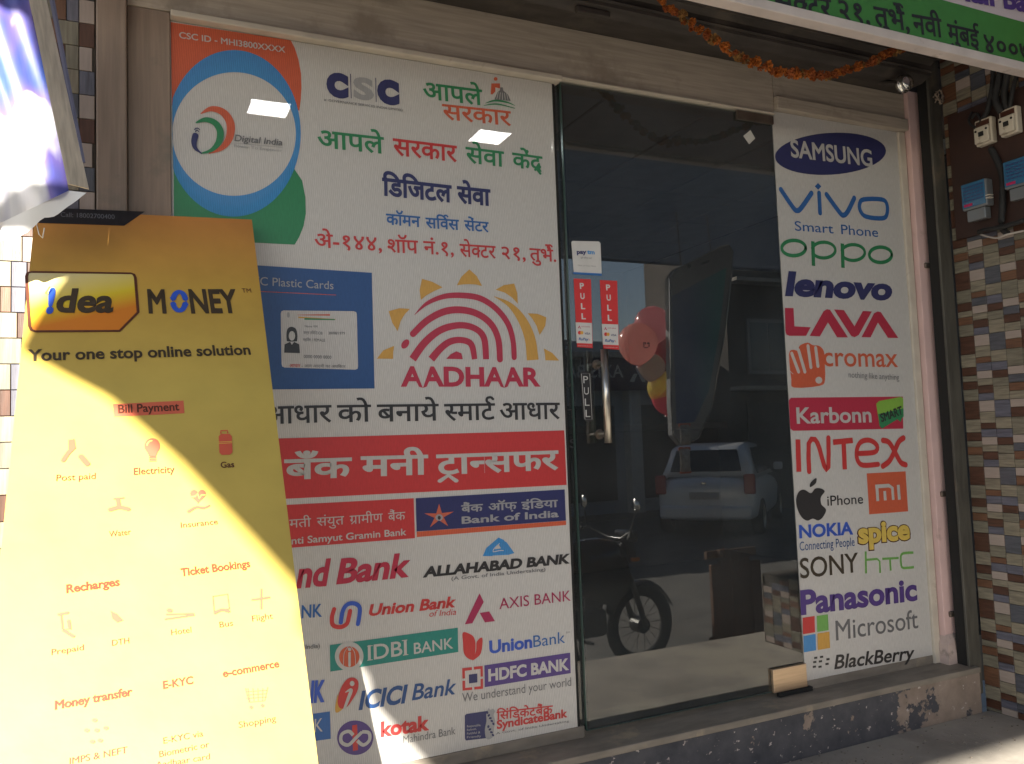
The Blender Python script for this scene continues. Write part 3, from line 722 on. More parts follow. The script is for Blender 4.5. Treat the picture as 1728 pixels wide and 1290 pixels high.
P.text(Z6, 'बनाये', (617, 766), (930, 762), 84, 'black', 2, 0.014, dv=True)
P.text(Z6, '^समाटR', (957, 763), (1215, 759), 82, 'black', 2, 0.014, dv=True)
P.text(Z6, 'आधार', (1238, 759), (1543, 756), 82, 'black', 2, 0.014, dv=True)
P.poly(Z6, [(-60, 936), (1566, 890), (1578, 1166), (-60, 1247)], 'red', 1)
P.text(Z6, 'बँक', (148, 1047), (491, 1036), 96, 'pale', 2, 0.026, dv=True)
P.text(Z6, 'मनी', (535, 1031), (877, 1022), 96, 'pale', 2, 0.026, dv=True)
P.text(Z6, 'टVा^नसफर', (917, 1022), (1536, 1000), 96, 'pale', 2, 0.026, dv=True)
P.poly(Z7, [(-80, 95), (626, 58), (632, 243), (-80, 298)], 'red', 1)
P.text(Z7, 'मती', (50, 160), (150, 153), 38, 'pale', 2, 0.0, dv=True)
P.text(Z7, 'संयुत', (177, 151), (303, 143), 38, 'pale', 2, 0.0, dv=True)
P.text(Z7, 'ग/ामीण', (329, 142), (482, 131), 38, 'pale', 2, 0.0, dv=True)
P.text(Z7, 'बैंक', (507, 129), (586, 123), 37, 'pale', 2, 0.0, dv=True)
P.text(Z7, 'nti Samyut Gramin Bank', (60, 271), (592, 228), 32, 'pale', 2, 0.016)
P.poly(Z7, [(635, 58), (1325, 17), (1331, 161), (639, 212)], 'navy', 1)
P.poly(Z7, [(639, 213), (1331, 162), (1332, 182), (640, 238)], 'orange', 1)
star = []
for k in range(10):
    a = -math.pi / 2 + k * math.pi / 5; r_ = 72 if k % 2 == 0 else 22
    star.append((743 + r_ * math.cos(a), 142 - r_ * math.cos(a) * 0.06 + r_ * math.sin(a) * 0.82))
P.poly(Z7, star, 'tan', 2, 'emblem'); P.ell(Z7, (743, 147), 17, 15, 'silver', 3); P.ell(Z7, (743, 148), 7, 9, 'black', 4)
P.text(Z7, 'बैंक', (845, 94), (946, 87), 32, 'silver', 2, 0.02, dv=True)
P.text(Z7, 'ऑफ़', (971, 86), (1103, 78), 32, 'silver', 2, 0.02, dv=True)
P.text(Z7, 'इंिडया', (1124, 78), (1293, 68), 32, 'silver', 2, 0.02, dv=True)
P.text(Z7, 'Bank of India', (848, 176), (1297, 144), 32, 'silver', 2, 0.026)
P.text(Z7, 'nd', (80, 471), (243, 457), 118, 'crimson', 2, 0.036, 0.2)
P.text(Z7, 'Bank', (266, 452), (612, 417), 108, 'crimson', 2, 0.036, 0.2)
P.poly(Z7, [(945, 326), (962, 288), (1018, 240), (1046, 252), (1003, 287), (990, 326)], 'sky', 2, 'emblem')
P.poly(Z7, [(1018, 240), (1056, 262), (1092, 312), (1066, 320), (1034, 296), (1012, 262)], 'sky', 2, 'emblem')
P.poly(Z7, [(960, 300), (1030, 290), (1066, 320), (945, 326)], 'sky', 2, 'emblem')
P.rib(Z7, [(1022, 268), (1000, 288), (992, 306), (1022, 300), (1040, 300)], 4, 'white', 3, sm=2)
P.text(Z7, 'ALLAHABAD BANK', (667, 423), (1350, 357), 44, 'black', 2, 0.05, 0.14)
P.text(Z7, '(A Govt. of India Undertaking)', (800, 438), (1236, 394), 16, 'grey', 2, 0.016)
P.text(Z7, 'NK', (106, 613), (201, 605), 58, 'blue', 2, 0.02)
P.rib(Z7, [(257, 572), (247, 610), (252, 645), (285, 655), (315, 640), (325, 608), (331, 580)], 20, 'red', 2)
P.rib(Z7, [(288, 632), (297, 580), (318, 550), (350, 545), (374, 562), (374, 600), (367, 640)], 20, 'royal', 3)
P.text(Z7, 'Union Bank', (419, 602), (822, 560), 50, 'red', 2, 0.036, 0.2)
P.text(Z7, 'of India', (698, 607), (822, 597), 28, 'red', 2, 0.0, 0.18)
P.poly(Z7, [(930, 498), (950, 538), (897, 637), (862, 642)], 'maroon', 2, 'emblem'); P.poly(Z7, [(931, 589), (975, 582), (1002, 627), (955, 633)], 'maroon', 2, 'emblem')
P.text(Z7, 'AXIS BANK', (1022, 572), (1353, 532), 50, 'maroon', 2, 0.002)
P.text(Z7, 'India)', (124, 756), (191, 751), 20, 'grey', 2, 0.02)
P.poly(Z7, [(237, 738), (830, 657), (832, 770), (240, 861)], 'teal', 1)
P.ell(Z7, (327, 790), 66, 68, 'pale', 2); P.ell(Z7, (327, 792), 47, 48, 'orange', 3)
P.rib(Z7, [(328, 775), (328, 832)], 12, 'pale', 4, sm=0); P.ell(Z7, (328, 757), 8, 8, 'pale', 4)
P.rib(Z7, [(300, 828), (303, 775), (322, 745)], 3, 'pale', 4); P.rib(Z7, [(356, 828), (352, 775), (335, 745)], 3, 'pale', 4)
P.text(Z7, 'IDBI', (414, 808), (594, 782), 68, 'pale', 2, 0.012)
for q in ((423, 807), (423, 742), (588, 783), (583, 716)): P.rib(Z7, [(q[0] - 11, q[1] + 1), (q[0] + 11, q[1] - 2)], 4, 'pale', 3, sm=0)
P.text(Z7, 'BANK', (627, 779), (809, 752), 50, 'pale', 2, 0.012)
P.poly(Z7, [(853, 680), (885, 686), (906, 705), (912, 745), (903, 802), (878, 800), (858, 775), (854, 730)], 'red', 2, 'emblem', 4)
P.poly(Z7, [(942, 703), (943, 745), (933, 782), (906, 805), (898, 806), (914, 765), (918, 722)], 'red', 2, 'emblem', 4)
P.text(Z7, 'Union', (976, 776), (1175, 748), 56, 'royal', 2, 0.036); P.text(Z7, 'Bank', (1180, 748), (1327, 727), 54, 'blue', 2, 0.0)
P.text(Z7, 'SM', (1331, 684), (1349, 682), 8, 'grey', 2)
P.text(Z7, 'IK', (146, 1001), (213, 996), 92, 'royal', 2, 0.05)
P.poly(Z7, [(345, 888), (368, 905), (366, 945), (345, 985), (315, 1025), (285, 1030), (273, 1000), (285, 945), (312, 900)], 'red', 3, 'emblem', 4)
P.poly(Z7, [(275, 965), (263, 1015), (265, 1050), (290, 1040), (300, 1020), (280, 1005)], 'amber', 2, 'emblem', 4)
P.rib(Z7, [(310, 955), (335, 945), (322, 985), (305, 1030)], [4, 16, 16, 12], 'pale', 4); P.ell(Z7, (340, 915), 11, 12, 'pale', 4)
P.text(Z7, 'ICICI', (370, 1036), (600, 1001), 80, 'deepblue', 2, 0.036, 0.22); P.text(Z7, 'Bank', (617, 993), (823, 963), 72, 'deepblue', 2, 0.016, 0.2)
P.poly(Z7, [(850, 845), (945, 834), (947, 940), (852, 949)], 'red', 2, 'emblem'); P.poly(Z7, [(862, 857), (934, 848), (935, 928), (864, 936)], 'white', 3, 'emblem')
P.poly(Z7, [(880, 874), (919, 869), (920, 910), (881, 915)], 'navy', 4, 'emblem')
P.rib(Z7, [(898, 834), (899, 855)], 10, 'white', 5, sm=0, rcap=False); P.rib(Z7, [(900, 930), (901, 952)], 10, 'white', 5, sm=0, rcap=False)
P.rib(Z7, [(846, 898), (868, 896)], 10, 'white', 5, sm=0, rcap=False); P.rib(Z7, [(930, 889), (951, 887)], 10, 'white', 5, sm=0, rcap=False)
P.poly(Z7, [(953, 832), (1350, 773), (1353, 868), (955, 933)], 'purple', 1)
P.text(Z7, 'HDFC BANK', (971, 904), (1345, 850), 52, 'white', 2, 0.04)
P.text(Z7, 'We understand your world', (850, 1003), (1355, 926), 42, 'grey', 2, 0.0)
P.poly(Z7, [(160, 1056), (238, 1045), (242, 1172), (170, 1182)], 'blue', 1); P.text(Z7, 'K', (166, 1142), (204, 1137), 62, 'pale', 2, 0.0)
P.ell(Z7, (355, 1167), 84, 80, 'purple', 1)
P.rib(Z7, [(386, 1140), (355, 1170), (322, 1200), (290, 1185), (293, 1150), (325, 1137), (345, 1155)], 16, 'pale', 3, sm=5, rcap=False)
P.rib(Z7, [(364, 1180), (392, 1200), (420, 1178), (418, 1144), (386, 1139)], 16, 'pale', 3, sm=5, rcap=False)
P.rib(Z7, [(352, 1108), (356, 1226)], 24, 'red', 2, sm=0, rcap=False)
P.text(Z7, 'kotak', (472, 1162), (698, 1128), 66, 'red', 2, 0.042); P.text(Z7, 'Mahindra Bank', (577, 1194), (819, 1150), 36, 'grey', 2, 0.002)
P.poly(Z7, [(870, 1057), (965, 1043), (970, 1168), (868, 1180), (863, 1172), (862, 1064)], 'navy', 1)
P.poly(Z7, [(962, 1052), (972, 1030), (980, 1038), (992, 1032), (1002, 1045), (995, 1062), (1003, 1090), (998, 1120), (990, 1165), (962, 1172), (955, 1130), (962, 1090)], 'silver', 2, 'emblem', 3)
for k in range(9): P.ell(Z7, (966 + (k * 37) % 30, 1050 + k * 13), 5, 7, 'navy', 3, rot=k * 0.7, n=10)
for k, s_ in enumerate(('Responsible,', 'Robust,', 'Faithful &', 'Friendly')): P.text(Z7, s_, (872, 1119 + k * 17), (872 + [64, 44, 62, 66][k], 1115 + k * 17 - 3), 10, 'silver', 2, 0.01)
P.text(Z7, 'िसंिडकेटबैंक', (1009, 1050), (1270, 1020), 36, 'red', 2, 0.02, dv=True)
P.text(Z7, 'SyndicateBank', (1010, 1126), (1338, 1070), 38, 'red', 2, 0.036)
P.text(Z7, 'A Govt. of India Undertaking', (1006, 1152), (1345, 1094), 10, 'grey', 2, 0.006)

# ================================================================== RIGHT FILM PANEL
rp = thing('phone_brand_poster_panel', 'tall narrow printed window panel listing mobile phone brand logos right of the door', 'poster', (2.5, 0, ZS))
obj('film_sheet', BOX((2.171, 0.0, PZ0 - 0.004), (XA, 0.003, zz(1.186))), film('white'), rp)
obj('panel_foot', BOX((2.171, 0.0, ZS), (XA, 0.03, PZ0 - 0.005)), m_sill, rp)
P = Print(SL, rp, film)
Za = Z(1290, 170, 0.3797); Zb = Z(1290, 640, 0.3952)
P.ell(Za, (293, 237), 247, 93, 'navy', 1, rot=-0.06)
P.text(Za, 'SAMSUNG', (118, 250), (480, 293), 74, 'pale', 2, 0.022)
P.rib(Za, [(72, 396), (125, 474), (145, 490), (165, 474), (208, 412)], 23, 'blue', 2, sm=3)
P.rib(Za, [(242, 412), (246, 500)], 22, 'blue', 2, sm=0); P.poly(Za, [(237, 367), (252, 382), (238, 397), (223, 382)], 'blue', 2, 'emblem')
P.rib(Za, [(275, 418), (330, 494), (350, 510), (370, 492), (398, 434)], 23, 'blue', 2, sm=3)
P.rib(Za, [(440, 440), (520, 440), (543, 462), (543, 505), (522, 524), (450, 516), (425, 490), (422, 460)], 20, 'blue', 2, sm=4, closed=True)
P.text(Za, 'Smart', (135, 578), (306, 591), 42, 'blue', 2, 0.002); P.text(Za, 'Phone', (341, 594), (505, 607), 42, 'blue', 2, 0.002)
P.ring(Za, (129, 656), 53, 34, 16, 'green', 2); P.ring(Za, (262, 665), 52, 35, 15, 'green', 2, -165, 150); P.rib(Za, [(214, 626), (217, 735)], 20, 'green', 2, sm=0, rcap=False)
P.ring(Za, (393, 676), 52, 35, 15, 'green', 2, -165, 150); P.rib(Za, [(345, 636), (348, 744)], 20, 'green', 2, sm=0, rcap=False); P.ring(Za, (515, 686), 50, 34, 16, 'green', 2)
P.text(Za, 'lenovo', (90, 862), (569, 884), 98, 'navy', 2, 0.05, 0.16)
P.poly(Za, [(90, 922), (128, 923), (132, 1004), (204, 1008), (184, 1046), (110, 1046), (97, 1040), (92, 1025)], 'crimson', 2)
P.poly(Za, [(200, 1046), (262, 936), (276, 928), (290, 930), (370, 1053), (322, 1053), (281, 986), (245, 1049)], 'crimson', 2)
P.poly(Za, [(308, 929), (352, 932), (399, 1004), (436, 936), (476, 938), (418, 1042), (400, 1052), (384, 1046)], 'crimson', 2)
P.poly(Za, [(430, 1052), (486, 946), (502, 938), (516, 941), (594, 1056), (548, 1055), (503, 987), (470, 1053)], 'crimson', 2)
P.poly(Za, [(108, 1128), (125, 1108), (148, 1112), (155, 1090), (190, 1076), (215, 1088), (240, 1090), (262, 1112), (266, 1160), (268, 1240), (245, 1268), (130, 1276), (118, 1240)], 'orange', 2, 'emblem', 3)
for q in (((120, 1125), (150, 1205)), ((150, 1110), (178, 1205)), ((192, 1092), (205, 1185)), ((226, 1100), (236, 1180))): P.rib(Za, [q[0], q[1]], 17, 'white', 3, sm=0)
P.ell(Za, (240, 1243), 15, 15, 'white', 3)
P.rib(Za, [(104, 1195), (125, 1215)], 3, 'white', 3, sm=0)
P.text(Za, 'cromax', (262, 1180), (593, 1184), 88, 'orange', 2, 0.01)
P.text(Za, 'nothing like anything', (373, 1231), (598, 1243), 27, 'grey', 2, 0.0)
P.poly(Zb, [(103, 92), (112, 80), (590, 75), (592, 212), (122, 221), (110, 212)], 'crimson', 1)
P.text(Zb, 'Karbonn', (137, 189), (457, 183), 66, 'pale', 2, 0.022)
P.poly(Zb, [(476, 106), (488, 94), (582, 76), (591, 84), (593, 160), (585, 168), (580, 184), (566, 172), (500, 212), (490, 200)], 'lime', 2, 'emblem')
P.poly(Zb, [(484, 150), (592, 125), (593, 160), (585, 168), (580, 184), (566, 172), (500, 212), (490, 200)], 'green', 3, 'emblem')
P.text(Zb, 'SMART', (498, 184), (590, 148), 34, 'black', 4, 0.03)
P.rib(Zb, [(142, 258), (146, 396)], 27, 'red', 2, sm=0, rcap=False); P.rib(Zb, [(190, 394), (188, 275), (215, 258), (235, 300), (255, 372), (272, 378), (272, 252)], 24, 'red', 2, sm=2)
P.rib(Zb, [(292, 270), (376, 262)], 24, 'red', 2, sm=0, rcap=False); P.rib(Zb, [(337, 268), (342, 386)], 25, 'red', 2, sm=0, rcap=False)
P.rib(Zb, [(405, 318), (470, 312), (480, 285), (450, 262), (412, 268), (394, 300), (396, 345), (420, 368), (484, 364)], 22, 'red', 2, sm=4)
P.rib(Zb, [(505, 262), (530, 270), (555, 310), (580, 355), (602, 366)], 24, 'red', 2, sm=4); P.rib(Zb, [(592, 252), (572, 268), (553, 310), (532, 350), (504, 372)], 24, 'red', 3, sm=4)
P.poly(Zb, [(197, 487), (215, 468), (240, 467), (256, 480), (240, 505), (242, 535), (262, 558), (248, 590), (228, 604), (205, 596), (182, 605), (158, 590), (140, 555), (134, 515), (145, 482), (168, 472)], 'black', 2, 'emblem', 4)
P.poly(Zb, [(194, 462), (196, 442), (220, 422), (218, 445)], 'black', 2, 'emblem', 3)
P.text(Zb, 'iPhone', (268, 541), (421, 531), 42, 'black', 2, 0.006)
P.poly(Zb, [(436, 403), (602, 394), (613, 565), (447, 578)], 'orange', 1)
P.rib(Zb, [(483, 521), (479, 460)], 17, 'pale', 2, sm=0, rcap=False); P.rib(Zb, [(472, 459), (530, 455), (545, 465), (549, 516)], 16, 'pale', 2, sm=0, rcap=False)
P.rib(Zb, [(512, 478), (515, 518)], 16, 'pale', 2, sm=0, rcap=False); P.rib(Zb, [(570, 452), (575, 515)], 17, 'pale', 2, sm=0, rcap=False)
P.text(Zb, 'NOKIA', (148, 678), (378, 661), 52, 'royal', 2, 0.036)
P.text(Zb, 'Connecting People', (150, 733), (384, 712), 38, 'deepblue', 2, 0.0)
P.text(Zb, 'spice', (396, 702), (625, 681), 86, 'umber', 2, 0.07); P.text(Zb, 'spice', (400, 700), (621, 680), 84, 'yellow', 3, 0.045)
P.text(Zb, 'SONY', (152, 851), (402, 822), 84, 'ink', 2, 0.012)
P.rib(Zb, [(431, 736), (433, 830)], 11, 'leaf', 2, sm=0, rcap=False); P.rib(Zb, [(433, 772), (480, 768), (491, 778), (493, 828)], 10, 'leaf', 2, sm=0, rcap=False)
P.rib(Zb, [(502, 768), (572, 764)], 10, 'leaf', 2, sm=0, rcap=False); P.rib(Zb, [(535, 768), (538, 818)], 11, 'leaf', 2, sm=0, rcap=False)
P.rib(Zb, [(635, 741), (592, 744), (581, 758), (583, 795), (594, 807), (637, 803)], 11, 'leaf', 2, sm=2, rcap=False)
P.text(Zb, 'Panasonic', (155, 1004), (652, 941), 98, 'purple', 2, 0.036)
for q, c in (([(162, 1020), (213, 1011), (215, 1081), (163, 1090)], 'red'), ([(222, 1011), (270, 1004), (273, 1072), (224, 1080)], 'leaf'), ([(165, 1097), (217, 1088), (220, 1158), (167, 1167)], 'sky'), ([(225, 1086), (276, 1078), (279, 1148), (227, 1157)], 'amber')): P.poly(Zb, q, c, 2, 'emblem')
P.text(Zb, 'Microsoft', (305, 1116), (656, 1062), 84, 'grey', 2, 0.004)
P.text(Zb, 'BlackBerry', (297, 1238), (641, 1194), 58, 'black', 2, 0.02, 0.18)
for q in ((218, 1190), (243, 1186), (214, 1208), (238, 1205), (212, 1228), (236, 1228), (270, 1196), (266, 1216)): P.rib(Zb, [(q[0] - 7, q[1] + 1), (q[0] + 7, q[1] - 1)], 9, 'black', 2, sm=0, rcap=False)

# ================================================================== GLASS DOOR
dr = thing('glass_door', 'frameless tinted glass door with long steel pull handles between the posters', 'door', (2.16, 0, ZS))
DX0, DX1, DZ0, DZ1 = 1.272, 2.166, zz(-0.925), zz(1.160)
obj('glass_pane', BOX((DX0, 0.0, DZ0), (DX1, 0.010, DZ1)), m_glass, dr)
m_edge = mat('green_glass_edge', (0.05, 0.085, 0.075), rough=0.2, noise_amt=0.05)
obj('pane_edge', BOX((DX0 - 0.0022, -0.0004, DZ0), (DX0 - 0.0001, 0.0104, DZ1)), m_edge, dr)
obj('pane_edge', BOX((DX0 - 0.002, -0.0004, DZ0 - 0.0025), (DX1, 0.0104, DZ0 - 0.0001)), m_edge, dr)
a = W(1240, 185); b = W(1303, 213)
obj('top_hinge_plate', BOX((a.x, -0.012, b.z + 0.002), (DX1, -0.0005, DZ1 + 0.002), 0.002), m_fit, dr)
a = W(1300, 1135); b = W(1357, 1165)
obj('bottom_hinge_plate', BOX((a.x, -0.014, DZ0 - 0.003), (DX1 + 0.001, -0.0005, a.z + 0.012), 0.002), m_brass, dr)
obj('floor_pivot', BOX((a.x + 0.02, -0.02, ZS + 0.001), (DX1 + 0.02, -0.002, DZ0 - 0.004), 0.002), m_black, dr)
def bar(px0, py0, px1, py1, y, r):
    a = W(px0, py0, y); b = W(px1, py1, y); xm = (a.x + b.x) / 2
    return TUBE([(xm, y, a.z), (xm, y, b.z)], r, 16), Vector((xm, y, 0))
h1, c1 = bar(1019, 590, 1027, 748, -0.055, 0.0125)
ha = obj('pull_handle', h1, m_steel, dr, smooth=True)
h2, c2 = bar(996, 592, 1000, 748, 0.055, 0.0115)
hb = obj('pull_handle', h2, m_steel, dr, smooth=True)
for pz in (613, 733):
    zc = W(1022, pz, -0.055).z
    bm = TUBE([(c1.x, -0.055, zc), (c1.x, -0.001, zc)], 0.009, 12)
    obj('handle_standoff', bm, m_steel, ha); obj('handle_standoff', TUBE([(c2.x, 0.011, zc), (c2.x, 0.055, zc)], 0.009, 12), m_steel, hb)
    obj('standoff_rose', TUBE([(c1.x, -0.006, zc), (c1.x, -0.0005, zc)], 0.016, 16), m_fit, ha)
# gap between fixed panel and door, dark glass edge strip with small letters
gp = thing('dark_glass_strip', 'narrow dark glass strip with small black letters between left poster and door', 'glass strip', (1.255, 0.02, ZS))
obj('glass_pane', BOX((1.240, 0.013, DZ0), (1.285, 0.021, DZ1)), m_glass, gp)
P = Print(Surf((0, 0.012, EYE), (1, 0, 0), (0, 0, 1)), gp, prn)
for s_, x, y, h in (('5', 951, 592, 26), ('M', 953, 660, 22), ('T', 958, 706, 22), ('S', 961, 756, 22)): P.text(ZO, s_, (x, y), (x + 15, y), h * 0.7, 'black', 1, 0.01)

# stickers on the door
def sticker(name, label, quad, matl, th=0.0006, y=-0.0006, group=None, cat='sticker'):
    c = W(*quad[3], 0); t = thing(name, label, cat, (c.x, y, c.z), group)
    pts = [W(*q, 0) for q in quad]; pts = [Vector((p.x, y - th, p.z)) for p in pts]
    bm = bmesh.new(); prism(bm, pts, (0, th, 0)); obj('backing', bm, matl, t); return t
SD = Surf((0, -0.0013, EYE), (1, 0, 0), (0, 0, 1)); SD.step = 0.0004
Zs = Z(960, 380, 0.1859)
t = sticker('payment_sticker', 'white square payment sticker with blue strip on door glass above the red stickers', [(964, 409), (966, 407), (1010, 408), (1013, 411), (1015, 460), (1015, 464), (968, 462)], prn('white'))
P = Print(SD, t, prn)
P.text(Zs, 'pay', (72, 262), (160, 262), 36, 'navy', 1, 0.04); P.text(Zs, 'tm', (166, 262), (234, 266), 36, 'sky', 1, 0.04)
P.text(Zs, 'इसे पेटीएम करो', (106, 292), (207, 298), 14, 'grey', 1, 0.0, dv=True); P.text(Zs, 'Click on Scan Now', (80, 372), (244, 380), 11, 'grey', 1)
P.poly(Zs, [(36, 428), (297, 441), (296, 460), (40, 444)], 'blue', 1)
for j, (ox, oy, lab) in enumerate(((0, 0, 'left one of two red PULL stickers, directly below the white square payment sticker'), (238, 14, 'right one of two red PULL stickers, above the outer steel handle bar'))):
    q = [(42, 487), (198, 494), (214, 1118), (74, 1108)]; q = [(x + ox, y + oy) for x, y in q]
    t = sticker('pull_sticker', lab, [Zs(v) for v in q], prn('red'), group='red pull stickers on the door')
    P = Print(SD, t, prn); T = lambda x, y: (x + ox, y + oy)
    for i, ch in enumerate('PULL'): P.text(Zs, ch, T(100 + i * 5, 578 + i * 92), T(138 + i * 5, 579 + i * 92), 50, 'white', 1, 0.03)
    P.poly(Zs, [T(59, 884), T(207, 890), T(212, 1078), T(70, 1072)], 'white', 1)
    P.poly(Zs, [T(94, 912), T(100, 922), T(88, 938), T(80, 938)], 'maroon', 2, 'emblem'); P.poly(Zs, [T(96, 930), T(102, 928), T(110, 940), T(101, 941)], 'maroon', 2, 'emblem')
    P.text(Zs, 'AXIS BANK', T(112, 928), T(190, 931), 12, 'maroon', 2)
    P.ell(Zs, T(96, 978), 16, 17, 'red', 2); P.ell(Zs, T(116, 979), 14, 16, 'amber', 3)
    P.text(Zs, 'VISA', T(143, 994), T(192, 996), 18, 'navy', 2, 0.02, 0.2)
    P.text(Zs, 'RuPay', T(88, 1046), T(178, 1050), 24, 'deepblue', 2, 0.03, 0.2); P.rib(Zs, [T(180, 1034), T(186, 1042), T(180, 1050)], 4, 'orange', 2, sm=0)
    P.text(Zs, 'www.axisbank.com', T(80, 1098), T(205, 1103), 9, 'pale', 1)
c = W(984, 700, -0.004)
t = sticker('pull_plate', 'small black plate with white vertical PULL letters beside the handle', [(979, 629), (984, 627), (995, 628), (998, 632), (1001, 706), (998, 712), (988, 711), (984, 706)], prn('black'), 0.003, -0.0004, cat='door plate')
SP = Surf((0, -0.0036, EYE), (1, 0, 0), (0, 0, 1)); SP.step = 0.0004
P = Print(SP, t, prn)
for i, ch in enumerate('PULL'): P.text(ZO, ch, (984.5 + i * 1.2, 647 + i * 19), (992.5 + i * 1.2, 647 + i * 19), 12, 'pale', 1, 0.0)
P.rib(ZO, [(981, 631), (995, 631), (999, 708), (987, 708)], 0.8, 'pale', 1, sm=0, closed=True)
sticker('small_tilted_label', 'tiny pale tilted paper square under the top hinge plate of the door', [(1254, 230), (1266, 220), (1274, 234), (1264, 244)], prn('pale'))

# ================================================================== LEANING BOARD
BP = W(425, 371, -0.05)
BV = Vector((0, 0.675, 1)).normalized()
SB = Surf(BP, (1, 0, 0), BV); SB.step = 0.0006
bd_mat = bpy.data.materials.new('board_face'); bd_mat.use_nodes = True
n = bd_mat.node_tree; b = n.nodes['Principled BSDF']; tc = n.nodes.new('ShaderNodeTexCoord'); sp = n.nodes.new('ShaderNodeSeparateXYZ'); lk(n, tc.outputs['Object'], sp.inputs[0])
mr = n.nodes.new('ShaderNodeMapRange'); mr.inputs[1].default_value = 1.25; mr.inputs[2].default_value = 1.72
lk(n, sp.outputs[2], mr.inputs[0]); r = n.nodes.new('ShaderNodeValToRGB'); lk(n, mr.outputs[0], r.inputs[0])
r.color_ramp.elements[0].color = (0.52, 0.385, 0.085, 1); r.color_ramp.elements[1].color = (0.56, 0.235, 0.06, 1); r.color_ramp.elements[1].position = 1.0  # colour runs from yellow low down to orange at the top
e_ = r.color_ramp.elements.new(0.55); e_.color = (0.53, 0.325, 0.06, 1)
nb = n.nodes.new('ShaderNodeTexNoise'); nb.inputs['Scale'].default_value = 9; nb.inputs['Detail'].default_value = 8; lk(n, tc.outputs['Object'], nb.inputs['Vector'])
r9 = n.nodes.new('ShaderNodeMapRange'); r9.inputs[1].default_value = 0.3; r9.inputs[2].default_value = 0.7; r9.inputs[3].default_value = 0.90; r9.inputs[4].default_value = 1.06; lk(n, nb.outputs[0], r9.inputs[0])
mu = n.nodes.new('ShaderNodeVectorMath'); mu.operation = 'SCALE'; lk(n, r.outputs[0], mu.inputs[0]); lk(n, r9.outputs[0], mu.inputs['Scale'])
lk(n, mu.outputs[0], b.inputs['Base Color']); b.inputs['Roughness'].default_value = 0.45
b9 = n.nodes.new('ShaderNodeBump'); b9.inputs['Strength'].default_value = 0.12; b9.inputs['Distance'].default_value = 0.01; lk(n, nb.outputs[0], b9.inputs['Height']); lk(n, b9.outputs[0], b.inputs['Normal'])
TL = SB.uv((40, 353)); TRr = SB.uv((425, 371)); BRr = SB.uv((537, 1290))
ux0, ux1 = SB.uv((45, 500)).x, (TRr.x + BRr.x) / 2
vb = -(BP.z - ZP) / BV.z + 0.002
ib = thing('leaning_payment_board', 'tall yellow and orange mobile money advertising board leaning on the wall, half in sunlight', 'advertising board', (BP.x - 0.25, BP.y - 0.675 * (BP.z - ZP), ZP))
bm = bmesh.new()
q = [SB.pt(ux0, vb, 0), SB.pt(ux1, vb, 0), SB.pt(ux1, 0, 0), SB.pt(ux0, TL.y, 0)]
prism(bm, q, -SB.N * 0.012)
obj('board_sheet', bm, bd_mat, ib)
# brace legs that prop the board up from behind
bm = bmesh.new()
for u in (ux0 + 0.06, ux1 - 0.06):
    a_ = SB.pt(u, -0.25, 0) - SB.N * 0.02
    tube(bm, [SB.pt(u, vb + 0.01, 0) - SB.N * 0.022, SB.pt(u, -0.02, 0) - SB.N * 0.022], 0.009, 8)
obj('back_rails', bm, m_fit, ib)
P = Print(SB, ib, prn)
Z4 = Z(0, 340, 0.4032); Z5 = Z(0, 800, 0.38)
P.poly(Z4, [(110, 24), (606, 44), (520, 103), (112, 90)], 'black', 1)
P.text(Z4, 'Call: 18002700400', (254, 66), (480, 76), 19, 'grey', 2, 0.002)
badge = [(130, 297), (548, 303), (560, 308), (566, 320), (578, 466), (500, 544), (148, 546), (132, 540), (124, 524), (111, 316), (116, 302)]
P.rib(Z4, badge, 8, 'umber', 2, sm=0, closed=True)
gm = bpy.data.materials.new('badge_gradient'); gm.use_nodes = True; n = gm.node_tree; b = n.nodes['Principled BSDF']
tc = n.nodes.new('ShaderNodeTexCoord'); sp = n.nodes.new('ShaderNodeSeparateXYZ'); lk(n, tc.outputs['Generated'], sp.inputs[0])
ad = n.nodes.new('ShaderNodeMath'); ad.operation = 'SUBTRACT'; lk(n, sp.outputs[2], ad.inputs[0]); ad.inputs[1].default_value = 0.0
m2 = n.nodes.new('ShaderNodeMath'); m2.operation = 'MULTIPLY_ADD'; lk(n, sp.outputs[0], m2.inputs[0]); m2.inputs[1].default_value = -0.45; lk(n, ad.outputs[0], m2.inputs[2])
r = n.nodes.new('ShaderNodeValToRGB'); lk(n, m2.outputs[0], r.inputs[0]); r.color_ramp.elements[0].position = 0.0; r.color_ramp.elements[0].color = (0.62, 0.20, 0.02, 1)
r.color_ramp.elements[1].position = 0.95; r.color_ramp.elements[1].color = (0.68, 0.62, 0.38, 1); e_ = r.color_ramp.elements.new(0.30); e_.color = (0.66, 0.50, 0.03, 1)
lk(n, r.outputs[0], b.inputs['Base Color']); b.inputs['Roughness'].default_value = 0.4
P.poly(Z4, badge, gm, 1, 'emblem')
P.text(Z4, '!', (193, 466), (232, 466), 96, 'royal', 3, 0.05, 0.12)
P.text(Z4, 'dea', (236, 464), (476, 464), 94, 'ink', 3, 0.036, 0.14)
P.text(Z4, 'M', (622, 467), (697, 467), 94, 'ink', 2, 0.034)
P.ring(Z4, (750, 420), 26, 39, 16, 'royal', 2, 196, 345); P.ring(Z4, (750, 420), 26, 39, 16, 'royal', 2, 16, 165)
P.poly(Z4, [(710, 404), (739, 402), (722, 422)], 'royal', 3, 'emblem'); P.poly(Z4, [(790, 436), (761, 438), (778, 418)], 'royal', 3, 'emblem')
P.text(Z4, 'NEY', (800, 467), (1002, 465), 94, 'ink', 2, 0.034)
P.text(Z4, 'TM', (1014, 384), (1052, 384), 18, 'umber', 2)
